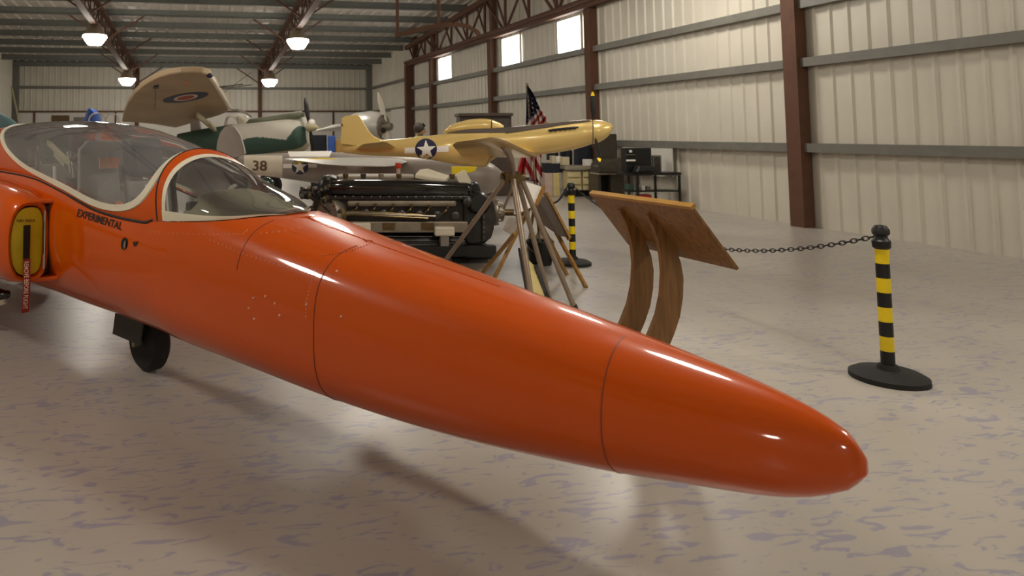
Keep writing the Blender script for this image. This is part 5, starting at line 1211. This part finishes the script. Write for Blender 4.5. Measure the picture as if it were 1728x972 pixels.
MB().sph(hc+R0*0.085-Z*0.06-F0*0.01, 0.02, 6, (0.6, 1.2, 0.4)).build('mouth', 'ribbon_red', hd)
for s__ in (-1, 1): MB().sph(hc+R0*0.085+F0*0.035*s__+Z*0.005, 0.012, 6).build('eye', 'black', hd)
m_ = MB(); m_.sph(hc-R0*0.025+Z*0.03, 0.122, 10, (0.95, 0.95, 0.95)); m_.build('flying_helmet', 'leather', mq, smooth=True)
for s__ in (-1, 1): MB().lathe([(0.0, 0), (0.035, 0), (0.04, 0.02), (0.02, 0.03), (0, 0.03)], hc+R0*0.07+Z*0.09+F0*0.04*s__, R0+Z*0.5, 12).build('goggle', 'black_gloss', mq, smooth=True)
MB().lathe([(0.07, 0), (0.13, 0.02), (0.14, 0.07), (0.09, 0.12)], hc-Z*0.24, Z, 18).build('scarf', 'olive_yellow', mq, smooth=True)
# blue crate stack and others in the middle distance
for nm, mt_, x0, x1, y0, y1, d_, lb in (('navy_crate', 'dark_navy', 524, 551, 228, 255, 18.5, 'dark navy crate under the white wing tip in the middle distance'), ('blue_drum', 'blue_tarp', 553, 566, 229, 252, 18.2, 'deep blue bin beside the navy crate in the middle distance'), ('ochre_box', 'wood_light', 567, 576, 236, 256, 18.0, 'ochre box half hidden by the golden tail fin')):
    ct = empty(nm, onZ((x0+x1)/2, 330), lb, 'box'); floorbox(ct, 'box_body', mt_, x0, x1, y0, y1, d_, 0.5, 0.02, True)
# back wall things
ct = MB(); ct.slab([onY(87, 194.5, D-0.16), onY(117, 194.5, D-0.16), onY(117, 210, D-0.16), onY(87, 210, D-0.16)], (0, 0.05, 0)); tag(ct.build('brown_notice_board', 'brown_board'), 'dark brown board hung on the white panels of the back wall', 'board')
ct = MB(); ct.slab([onY(124, 197.5, D-0.16), onY(146, 197.5, D-0.16), onY(146, 208, D-0.16), onY(124, 208, D-0.16)], (0, 0.05, 0)); tag(ct.build('grey_notice_board', 'grey_panel'), 'grey board on the back wall beside the blue sheet', 'board')
ct = empty('blue_sheet_bundle', onZ(156, 300), 'crumpled bright blue sheet over something tall at the back', 'sheet'); mb = MB(); rr = []
for k, (yy, xl, xr_) in enumerate(((183.5, 149, 152), (187, 147, 162), (192, 145.5, 169), (199, 143, 171), (206, 141, 173))):
    rr.append([W((xl+xr_)/2+(xr_-xl)/2*math.cos(2*PI*j/16)*(1+.06*math.sin(3*j+k)), yy+1.2*math.sin(2*j), 22+0.5*math.sin(2*PI*j/16)) for j in range(16)])
q0 = [Vector((p.x, p.y, 0)) for p in rr[-1]]; mb.loft(rr+[q0]); mb.build('sheet', 'blue_tarp', ct)
ct = empty('hoop_frame', onZ(180, 330), 'thin bent tube frame arching above the orange canopy', 'frame'); pts = []
def hp(a, b, rx, ry, n=10, x0=0, x1=PI): return [W(a+rx*math.cos(x0+(x1-x0)*k/n), b-ry*math.sin(x0+(x1-x0)*k/n), 12) for k in range(n+1)]
h1 = hp(164, 203, 14, 12); h2 = hp(190, 203, 11, 11)
for hh_ in (h1, h2): MB().tube([Vector((hh_[0].x, hh_[0].y, 0))]+hh_+[Vector((hh_[-1].x, hh_[-1].y, 0))], 0.012, 6).build('hoop', 'silver', ct, smooth=True)
MB().tube([h1[5], h2[5]], 0.010, 6).build('cross_tube', 'silver', ct)
# hose hanging in the left corner
o_ = MB(); o_.tube([W(17, 143, 36), W(21, 152, 36), W(25, 172, 36), W(29, 190, 36), W(31, 204, 36)], 0.05, 8); tag(o_.build('hanging_hose', 'camo_beige', smooth=True), 'pale hose hanging down in the far left corner', 'hose')
# ================================================================== WORLD AND VIEW
w = bpy.data.worlds.new('world'); sc.world = w; w.use_nodes = True
w.node_tree.nodes['Background'].inputs[0].default_value = (0.75, 0.85, 1, 1); w.node_tree.nodes['Background'].inputs[1].default_value = 0.5
sc.view_settings.view_transform = 'Standard'; sc.view_settings.look = 'None'; sc.view_settings.gamma = 1; sc.view_settings.use_curve_mapping = False
sc.view_settings.exposure = 1.25
sc.cycles.use_denoising = True
sc.cycles.max_bounces = 10; sc.cycles.transparent_max_bounces = 16; sc.cycles.diffuse_bounces = 5
sc.cycles.sample_clamp_indirect = 6
